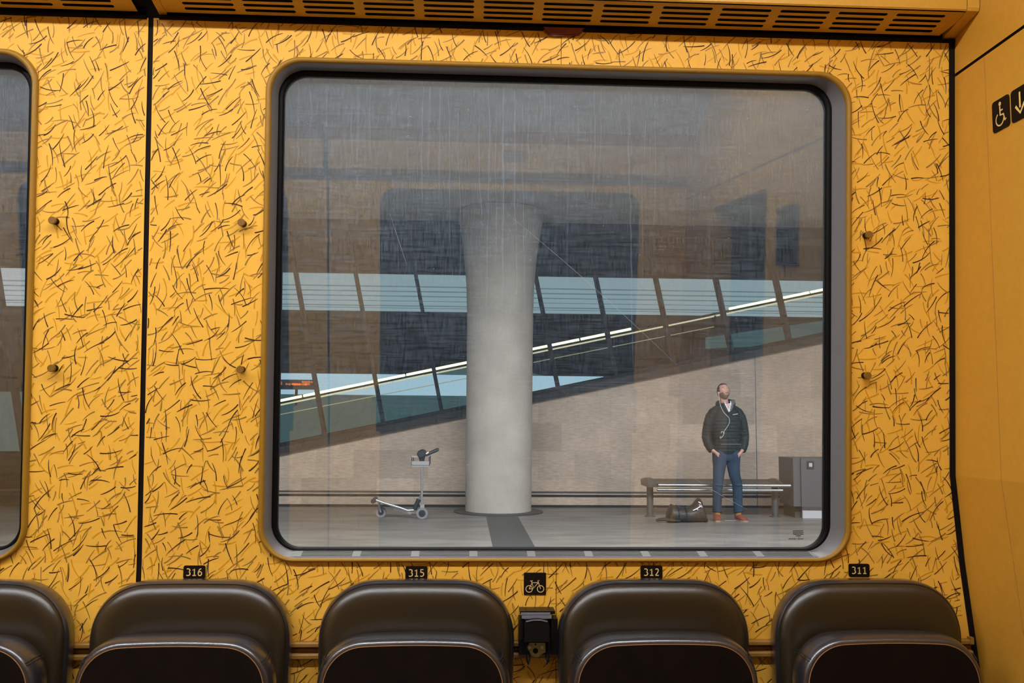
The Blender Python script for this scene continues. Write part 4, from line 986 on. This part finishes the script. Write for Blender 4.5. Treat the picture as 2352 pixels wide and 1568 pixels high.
# ---- the standing man
M['skin'] = mat('skin', (.62, .34, .27), .5, noise=(30, .08))
M['lip'] = mat('lips', (.42, .15, .13), .45)
M['hair'] = mat('dark_hair', (.040, .028, .024), .7, bump=(300, .6, .004))
M['beard'] = mat('beard_stubble', (.19, .105, .078), .8, bump=(400, .6, .003))
M['jacket'] = mat('dark_green_jacket', (.014, .020, .019), .6, spec=.25, noise=(25, .15), bump=(120, .3, .004))
M['lining'] = mat('grey_hood_lining', (.15, .13, .14), .8)
M['shirt'] = mat('white_shirt', (.72, .72, .80), .7)
M['jeans'] = mat('blue_jeans', (.026, .050, .090), .85, spec=.2, noise=(9, .30, (1, 1, .6)))
M['shoe'] = mat('brown_shoe', (.26, .075, .045), .5)
M['sock'] = mat('tan_sock', (.42, .22, .06), .8)
M['sole'] = mat('pale_sole', (.34, .24, .19), .6)
M['eye'] = mat('eye_white', (.75, .72, .70), .3)
M['iris'] = mat('iris', (.03, .025, .02), .3)
M['cable'] = mat('white_cable', (.80, .80, .86), .5)
M['logo'] = mat('grey_logo', (.45, .47, .52), .6)
MX, MYM = 3.495, 12.0
man = thing('person', 'bearded man in dark quilted jacket and jeans standing with hands in pockets before the bench', 'person', (MX, MYM, 0))
def mp(x, y, z): return Vector((MX+x, MYM+y, z))
def ell(c, rx, ry, n=20, yaw=0, ax=None, exp=1):
    out = []
    for k in range(n):
        a = 2*PI*k/n; ca, sa = math.cos(a), math.sin(a)
        ca = abs(ca)**exp*(1 if ca > 0 else -1); sa = abs(sa)**exp*(1 if sa > 0 else -1)
        out.append(Vector((c[0]+rx*ca, c[1]+ry*sa, c[2])))
    return out
def limb(mb, pts, mt, n=16):
    "pts: (x, y, z, r across, r deep); rings stand square to the limb"
    P = [mp(*p[:3]) for p in pts]; rings = []
    for i, p in enumerate(pts):
        tdir = (P[min(i+1, len(P)-1)]-P[max(i-1, 0)]).normalized()
        ex = (Vector((1, 0, 0))-tdir*tdir.x).normalized(); ey = tdir.cross(ex)
        rings.append([P[i]+ex*math.cos(a)*p[3]+ey*math.sin(a)*p[4] for a in [2*PI*k/n for k in range(n)]])
    mb.loft(rings, mt)
def remeshed(mb, name, par, voxel, smooth=2, mt=None):
    o = mb.build(name, None, smooth=True)
    md = o.modifiers.new('r', 'REMESH'); md.mode = 'VOXEL'; md.voxel_size = voxel; md.use_smooth_shade = True
    if smooth: ms = o.modifiers.new('s', 'SMOOTH'); ms.iterations = smooth; ms.factor = .5
    bpy.context.view_layer.update()
    dg = bpy.context.evaluated_depsgraph_get(); me = bpy.data.meshes.new_from_object(o.evaluated_get(dg))
    o.modifiers.clear(); old = o.data; o.data = me; me.name = name; bpy.data.meshes.remove(old)
    me.materials.clear(); me.materials.append(M[mt] if mt else M[mb.mats[0]])
    me.polygons.foreach_set('use_smooth', [True]*len(me.polygons)); me.polygons.foreach_set('material_index', [0]*len(me.polygons))
    if par: adopt(par, o)
    return o
# head frame: turned a little to his left, chin lifted
HC = mp(-.028, -.008, 1.712)
Hm = Matrix.Translation(HC) @ Matrix.Rotation(math.radians(12), 4, 'Z') @ Matrix.Rotation(math.radians(-19), 4, 'X')
def hp(x, y, z): return Hm @ Vector((x, y, z))      # face looks along -y
def head_shape(th, ph):
    d = Vector((math.sin(th)*math.cos(ph), math.sin(th)*math.sin(ph), math.cos(th)))
    x, y, z = d.x*.076, d.y*.094, d.z*.112
    if z < 0:
        k = 1+z/.112*.28; x *= k
        if y > 0: y *= 1+z/.112*.35
    if y < 0:
        fx = math.exp(-(x/.016)**2)
        y -= .026*fx*math.exp(-((z+.018)/.015)**2)+.013*fx*math.exp(-((z-.004)/.018)**2)      # nose
        y -= .006*math.exp(-((z-.030)/.010)**2)*math.exp(-(x/.05)**2)                          # brow
        for s in (-1, 1): y += .010*math.exp(-((x-s*.031)/.015)**2-((z-.012)/.011)**2)         # sockets
        y -= .007*math.exp(-((z+.052)/.010)**2)*math.exp(-(x/.022)**2)                         # mouth
        y -= .010*math.exp(-((z+.092)/.016)**2)*math.exp(-(x/.026)**2)                         # chin
        for s in (-1, 1): y -= .004*math.exp(-((x-s*.042)/.016)**2-((z+.018)/.018)**2)         # cheeks
    return x, y, z
mb = MB(); NT, NP = 40, 48
mb.loft([[hp(*head_shape(min(max(PI*i/NT, .03), PI-.03), 2*PI*k/NP)) for k in range(NP)] for i in range(NT+1)], 'skin')
for s in (-1, 1):                                            # ears
    mb.loft([[hp(s*(.070+.012*q), .004+.018*w_*math.cos(a)+.006*q, -.008+.031*w_*math.sin(a)) for a in [2*PI*k/14 for k in range(14)]] for q, w_ in ((0, .6), (.5, .95), (1, 1), (1.2, .7))], 'skin')
limb(mb, [(-.010, .012, 1.50, .068, .066), (-.014, .008, 1.56, .058, .058), (-.020, .004, 1.60, .055, .058), (-.026, .004, 1.66, .052, .058)], 'skin')
limb(mb, [(0, .0, .86, .15, .10), (0, 0, .95, .155, .105), (0, 0, 1.08, .145, .10), (0, 0, 1.25, .165, .11), (0, 0, 1.38, .170, .10), (0, .005, 1.45, .13, .08), (-.01, .012, 1.53, .075, .07)], 'skin')
for s in (-1, 1):
    limb(mb, [(s*.14, .01, 1.43, .05, .05), (s*.195, .01, 1.37, .046, .048), (s*.245, .02, 1.25, .046, .048), (s*.262, .035, 1.13, .040, .042), (s*.242, .0, 1.02, .036, .038), (s*.200, -.055, .925, .026, .032)], 'skin')
    # hand going into the pocket: palm, four bent fingers and a thumb
    limb(mb, [(s*.200, -.055, .930, .024, .030), (s*.172, -.082, .902, .020, .036), (s*.138, -.078, .862, .016, .036), (s*.126, -.070, .835, .013, .034)], 'skin', 12)
    for j, (o_, L_) in enumerate(((-.030, .060), (-.010, .070), (.010, .066), (.029, .050))):
        limb(mb, [(s*(.128-o_*.55), -.070+o_*.1, .842, .0088, .0088), (s*(.120-o_*.55), -.070, .842-L_*.5, .0085, .0085), (s*(.114-o_*.5), -.064, .842-L_, .0070, .0070)], 'skin', 8)
    limb(mb, [(s*.160, -.100, .905, .011, .011), (s*.138, -.112, .893, .010, .010), (s*.118, -.108, .872, .0085, .0085)], 'skin', 8)
    fx = -.13 if s < 0 else .155
    limb(mb, [(s*.085, 0, .90, .088, .10), (s*.092, 0, .80, .082, .09), (s*.10+(.0), -.004, .62, .066, .072), (fx*.9, -.008, .47, .052, .058), (fx*.98, .006, .30, .048, .052), (fx, .01, .12, .036, .040), (fx, .005, .05, .036, .045)], 'skin')
    limb(mb, [(fx, .03, .045, .034, .036), (fx+s*.012, -.05, .04, .038, .030), (fx+s*.022, -.13, .028, .040, .020)], 'skin')
body = remeshed(mb, 'body', man, .0062, 1)
# eyes, lips
mb = MB()
for s in (-1, 1):
    c = hp(s*.031, -.0720, .012); mb.ball(tuple(c), (.0105, .0105, .0075), 'eye', 12); c2 = hp(s*.031+.002, -.0805, .013); mb.ball(tuple(c2), .0042, 'iris', 8)
    mb.tube([hp(s*.031+q, -.0835+abs(q)*.25, .0295+.002*(1-abs(q)/.016)) for q in (-.016, -.008, 0, .008, .016)], .0028, 'beard', 6)
part(mb, 'eyes_and_brows', man, smooth=True)
mb = MB(); mb.loft([[hp(x, -.096+abs(x)*.35+.003*math.cos(a), -.051+h*math.sin(a)) for a in [2*PI*k/8 for k in range(8)]] for x, h in ((-.021, .001), (-.012, .005), (0, .0065), (.012, .005), (.021, .001))], 'lip'); part(mb, 'lips', man, smooth=True)
# hair cap and beard grown as shells over the skull
def shell(keep, off, mt, name, fn=None):
    mb = MB(); vs = {}; F = []; N1, N2 = 44, 56; V = []
    def P(i, k, o):
        th = min(max(PI*i/N1, .03), PI-.03); x, y, z = head_shape(th, 2*PI*k/N2); d = Vector((x/.076, y/.094, z/.112)).normalized()
        return hp(x+d.x*o, y+d.y*o, z+d.z*o)
    ids = {}
    def vid(i, k, o, tag_):
        key = (i, k % N2, tag_)
        if key not in ids: ids[key] = len(V); V.append(P(i, k, o))
        return ids[key]
    cells = set()
    for i in range(N1):
        for k in range(N2):
            x, y, z = head_shape(PI*(i+.5)/N1, 2*PI*(k+.5)/N2)
            if keep(x, y, z): cells.add((i, k))
    for i, k in cells:
        F.append((vid(i, k, off, 1), vid(i+1, k, off, 1), vid(i+1, k+1, off, 1), vid(i, k+1, off, 1)))
        for (di, dk, e) in ((-1, 0, ((i, k), (i, k+1))), (1, 0, ((i+1, k), (i+1, k+1))), (0, -1, ((i, k), (i+1, k))), (0, 1, ((i, k+1), (i+1, k+1)))):
            if (i+di, (k+dk) % N2) not in cells:
                F.append((vid(*e[0], off, 1), vid(*e[1], off, 1), vid(*e[1], -.004, 0), vid(*e[0], -.004, 0)))
    mb.add(V, F, mt); return part(mb, name, man, smooth=70)
shell(lambda x, y, z: (z > .062-.9*max(y, -.05)*1.0 if y < 0 else z > -.045+(.06 if y < .02 else 0)) or (abs(x) > .060 and z > -.005 and y > -.030) or (y < 0 and z > .078), .0085, 'hair', 'hair')
shell(lambda x, y, z: y < .012 and (z < -.064 or (z < -.034 and abs(x) > .030+.4*max(0, -.034-z-.01)*0+.012*(z > -.05)) or (-.036 > z > -.044 and abs(x) < .022)), .0045, 'beard', 'beard')
# jacket: quilted torso and sleeves
def quilt(z, a=.0030, p=.045): return a*abs(math.sin(PI*z/p))
mb = MB(); prof = [(.885, .168, .122), (.93, .176, .128), (1.0, .180, .130), (1.10, .182, .132), (1.20, .190, .138), (1.30, .200, .142), (1.38, .200, .138), (1.44, .188, .126), (1.48, .165, .115), (1.52, .120, .098), (1.555, .085, .085)]
rings = []
zs_ = [.885+i*.0075 for i in range(90) if .885+i*.0075 < 1.555]
for z in zs_:
    for (a, b) in zip(prof, prof[1:]):
        if a[0] <= z <= b[0]:
            f = (z-a[0])/(b[0]-a[0]); rx = a[1]+(b[1]-a[1])*f; ry = a[2]+(b[2]-a[2])*f; break
    q = quilt(z)*1.7 if z < 1.49 else 0; rings.append(ell(mp(0, 0, z), rx+q, ry+q, 44, exp=.88))
mb.loft(rings, 'jacket')
for s in (-1, 1):
    key = [(s*.10, .0, 1.470, .066, .080), (s*.160, .0, 1.432, .070, .080), (s*.205, .005, 1.37, .068, .076), (s*.234, .012, 1.28, .064, .072), (s*.254, .025, 1.17, .062, .070), (s*.258, .025, 1.10, .061, .068), (s*.246, .0, 1.02, .056, .064), (s*.222, -.035, .955, .048, .056), (s*.206, -.055, .925, .043, .050)]
    pts = []
    for a, b in zip(key, key[1:]):
        for f in (0, .2, .4, .6, .8):
            p = [a[i]+(b[i]-a[i])*f for i in range(5)]; q = quilt(p[2], .0036); p[3] += q; p[4] += q; pts.append(tuple(p))
    pts.append(key[-1]); limb(mb, pts, 'jacket', 24)
jk = remeshed(mb, 'jacket', man, .0056, 1)
# neck opening: shirt V, collar flaps, hood
mb = MB(); mb.add([mp(-.040, -.118, 1.545), mp(.045, -.114, 1.560), mp(.020, -.146, 1.46), mp(-.004, -.150, 1.435), mp(-.020, -.146, 1.46)], [(0, 1, 2, 3, 4)], 'shirt')
mb.add([mp(-.036, -.090, 1.585), mp(-.030, -.125, 1.535), mp(.0, -.152, 1.440), mp(-.016, -.150, 1.450), mp(-.052, -.115, 1.545)], [(0, 1, 2, 3, 4)], 'shirt')
mb.add([mp(.038, -.088, 1.592), mp(.028, -.128, 1.535), mp(.0, -.154, 1.440), mp(.022, -.150, 1.455), mp(.060, -.112, 1.560)], [(0, 1, 2, 3, 4)], 'shirt')
mb.add([mp(-.020, -.132, 1.545), mp(.020, -.132, 1.548), mp(.003, -.1500, 1.475)], [(0, 1, 2)], 'skin')
sh = part(mb, 'shirt_collar', man); sm = sh.modifiers.new('t', 'SOLIDIFY'); sm.thickness = .003
mb = MB()      # hood roll round the neck, open at the front
L = []; rr_ = []
for k in range(21):
    a = math.radians(-62+(242+62)*k/20); L.append(mp(.004+.098*math.cos(a), .010+.098*math.sin(a), 1.545+.020*math.sin(a)+(.012 if math.cos(a) > 0 else -.004))); rr_.append(.022+.020*math.sin(PI*k/20)**.7)
mb.tube(L, rr_, 'jacket', 14, squash=1.15)
mb.tube([mp(-.056, -.088, 1.555), mp(-.046, -.115, 1.51), mp(-.024, -.138, 1.46), mp(-.004, -.150, 1.415)], [.022, .020, .016, .010], 'jacket', 10)
hd = remeshed(mb, 'hood', man, .006, 1)
mb = MB(); mb.tube([mp(.052, -.082, 1.590), mp(.066, -.098, 1.560), mp(.050, -.120, 1.510), mp(.022, -.143, 1.455)], [.014, .022, .024, .012], 'lining', 12, squash=.7)
mb.tube([mp(.085, -.055, 1.595), mp(.105, -.010, 1.600), mp(.080, -.085, 1.555)], [.010, .020, .022], 'lining', 10); part(mb, 'hood_lining', man, smooth=True)
mb = MB(); mb.tube([mp(0, -.151, 1.43), mp(.003, -.158, 1.30), mp(.002, -.150, 1.10), mp(0, -.140, .90)], .0025, 'bag_dark', 6); part(mb, 'zip', man)
mb = MB(); x = .048
for k in range(9):
    zz = 1.398+k*.0016; mb.box(tuple(mp(x, -.170+.0022*k, zz)), tuple(mp(x+.0068, -.146, zz+.011)), 'logo'); x += .0085
part(mb, 'chest_logo', man)
mb = MB(); cab = [hp(-.082, -.010, -.030), mp(-.105, -.075, 1.62), mp(-.108, -.110, 1.56), mp(-.095, -.140, 1.49), mp(-.060, -.158, 1.42), (mp(-.010, -.165, 1.37)), mp(.000, -.168, 1.33), mp(-.004, -.168, 1.29), mp(-.035, -.168, 1.235), mp(-.068, -.166, 1.19), mp(-.076, -.164, 1.15), mp(-.090, -.162, 1.12), mp(-.118, -.156, 1.09), mp(-.124, -.155, 1.105), mp(-.108, -.158, 1.118)]
def smooth_path(P, n=4):
    out = []
    for i in range(len(P)-1):
        p0, p1, p2, p3 = P[max(i-1, 0)], P[i], P[i+1], P[min(i+2, len(P)-1)]
        for k in range(n):
            t_ = k/n; out.append(.5*((2*p1)+(p2-p0)*t_+(2*p0-5*p1+4*p2-p3)*t_*t_+(3*p1-p0-3*p2+p3)*t_**3))
    return out+[P[-1]]
mb.tube(smooth_path(cab), .0027, 'cable', 6); mb.tube(smooth_path([mp(-.076, -.166, 1.155), mp(-.092, -.166, 1.182), mp(-.110, -.162, 1.175), mp(-.108, -.160, 1.158)]), .0028, 'cable', 6)
mb.ball(tuple(hp(-.080, -.010, -.016)), .008, 'cable', 8); tagc = mb.build('earphone_cable', smooth=True); tag(tagc, 'white earphone cable hanging down the front of the man\'s jacket', 'earphones')
# jeans
mb = MB()
for s in (-1, 1):
    fx = -.130 if s < 0 else .152
    limb(mb, [(s*.082, 0, .935, .094, .112), (s*.088, -.004, .88, .098, .120), (s*.092, -.002, .80, .094, .112), (s*.094, -.002, .72, .085, .098), (s*.108, -.006, .60, .074, .086), (fx*.90, -.010, .50, .066, .076), (fx*.93, -.008, .46, .069, .078), (fx*.96, -.002, .40, .064, .074), (fx*.98, .004, .30, .061, .071), (fx, .006, .20, .059, .068), (fx, .004, .13, .061, .070), (fx+s*.003, .0, .108, .063, .074)], 'jeans', 22)
    mb.tube([mp(fx*.92-.05, -.07, .475), mp(fx*.92, -.092, .468), mp(fx*.92+.05, -.07, .48)], .010, 'jeans', 8)
limb(mb, [(0, 0, .95, .155, .112), (0, 0, .88, .160, .114), (0, 0, .83, .15, .112), (0, .0, .79, .10, .09)], 'jeans', 24)
jn = remeshed(mb, 'jeans', man, .0058, 1)
for s in (-1, 1):
    fx = -.130 if s < 0 else .152
    mb = MB(); an = s*.016
    limb(mb, [(fx, .075, .030, .030, .026), (fx, .055, .050, .040, .046), (fx+an*.3, .005, .055, .044, .050), (fx+an, -.060, .044, .047, .040), (fx+an*2, -.125, .034, .050, .028), (fx+an*2.6, -.170, .026, .040, .020), (fx+an*2.8, -.188, .022, .020, .014)], 'shoe', 16)
    o = part(mb, 'shoe', man, smooth=True)
    mb = MB(); lp = [(fx+an*2.8*max(0, -y)/.19+w_*sg, y) for sg, seq in ((1, ((.088, .012), (.07, .034), (.0, .044), (-.08, .050), (-.15, .048), (-.19, .028))), (-1, ((-.19, .028), (-.15, .048), (-.08, .050), (0, .044), (.07, .034), (.088, .012)))) for y, w_ in seq]
    k = len(lp); mb.add([mp(x, y, .001) for x, y in lp]+[mp(x, y, .020) for x, y in lp], [tuple(range(k)), tuple(range(2*k-1, k-1, -1))]+[(i, (i+1) % k, k+(i+1) % k, k+i) for i in range(k)], 'sole')
    sl_ = mb.build('sole'); sl_.parent = o; sl_.matrix_parent_inverse = Matrix.Translation(man.location).inverted() if False else Matrix.Identity(4)
    mb = MB(); limb(mb, [(fx, .004, .075, .040, .048), (fx, .002, .118, .042, .050)], 'sock', 16); part(mb, 'sock', man, smooth=True)

# ---- three unseen lights added above the frame to brighten the travertine wall
for k, x in enumerate((-2.6, 2.4, 7.4)):
    y, z = 6.7, CZ-.30
    t = thing('added_wall_washer', 'added unseen wall washer light over the platform, %s of three' % ('left', 'middle', 'right')[k], 'lamp', (x, y, z))
    mb = MB(); d = Vector((0, .64, -.768)); n_ = Vector((0, .768, .64))
    q = lambda xx, a, b: tuple(Vector((xx, y, z))+n_*a+d*b)
    mb.obox([q(x-2.3, -.22, -.10), q(x+2.3, -.22, -.10), q(x+2.3, -.22, -.01), q(x-2.3, -.22, -.01), q(x-2.3, .22, -.10), q(x+2.3, .22, -.10), q(x+2.3, .22, -.01), q(x-2.3, .22, -.01)], 'header'); part(mb, 'housing', t)
    L = bpy.data.lights.new('added_light', 'AREA'); L.shape = 'RECTANGLE'; L.size = 4.5; L.size_y = .40; L.energy = ADDED_WASHER; L.color = (1, .965, .92); L.spread = math.radians(112)
    lo = bpy.data.objects.new('added_light', L); C.objects.link(lo); lo.rotation_euler = d.to_track_quat('-Z', 'Y').to_euler(); lo.parent = t
for k, x in enumerate((-1.6, 2.4, 6.4)):  # unseen downlights added to make the floor brighter towards the train
    y, z = 6.1, CZ-.10
    t = thing('added_edge_downlight', 'added unseen downlight over the platform edge, %s of three' % ('left', 'middle', 'right')[k], 'lamp', (x, y, z))
    mb = MB(); mb.box((x-1.9, y-.16, z+.012), (x+1.9, y+.16, z+.09), 'header'); part(mb, 'housing', t)
    L = bpy.data.lights.new('added_light', 'AREA'); L.shape = 'RECTANGLE'; L.size = 3.6; L.size_y = .25; L.energy = ADDED_DOWNLIGHT; L.color = (1, .965, .92); L.spread = math.radians(115)
    lo = bpy.data.objects.new('added_light', L); C.objects.link(lo); lo.parent = t
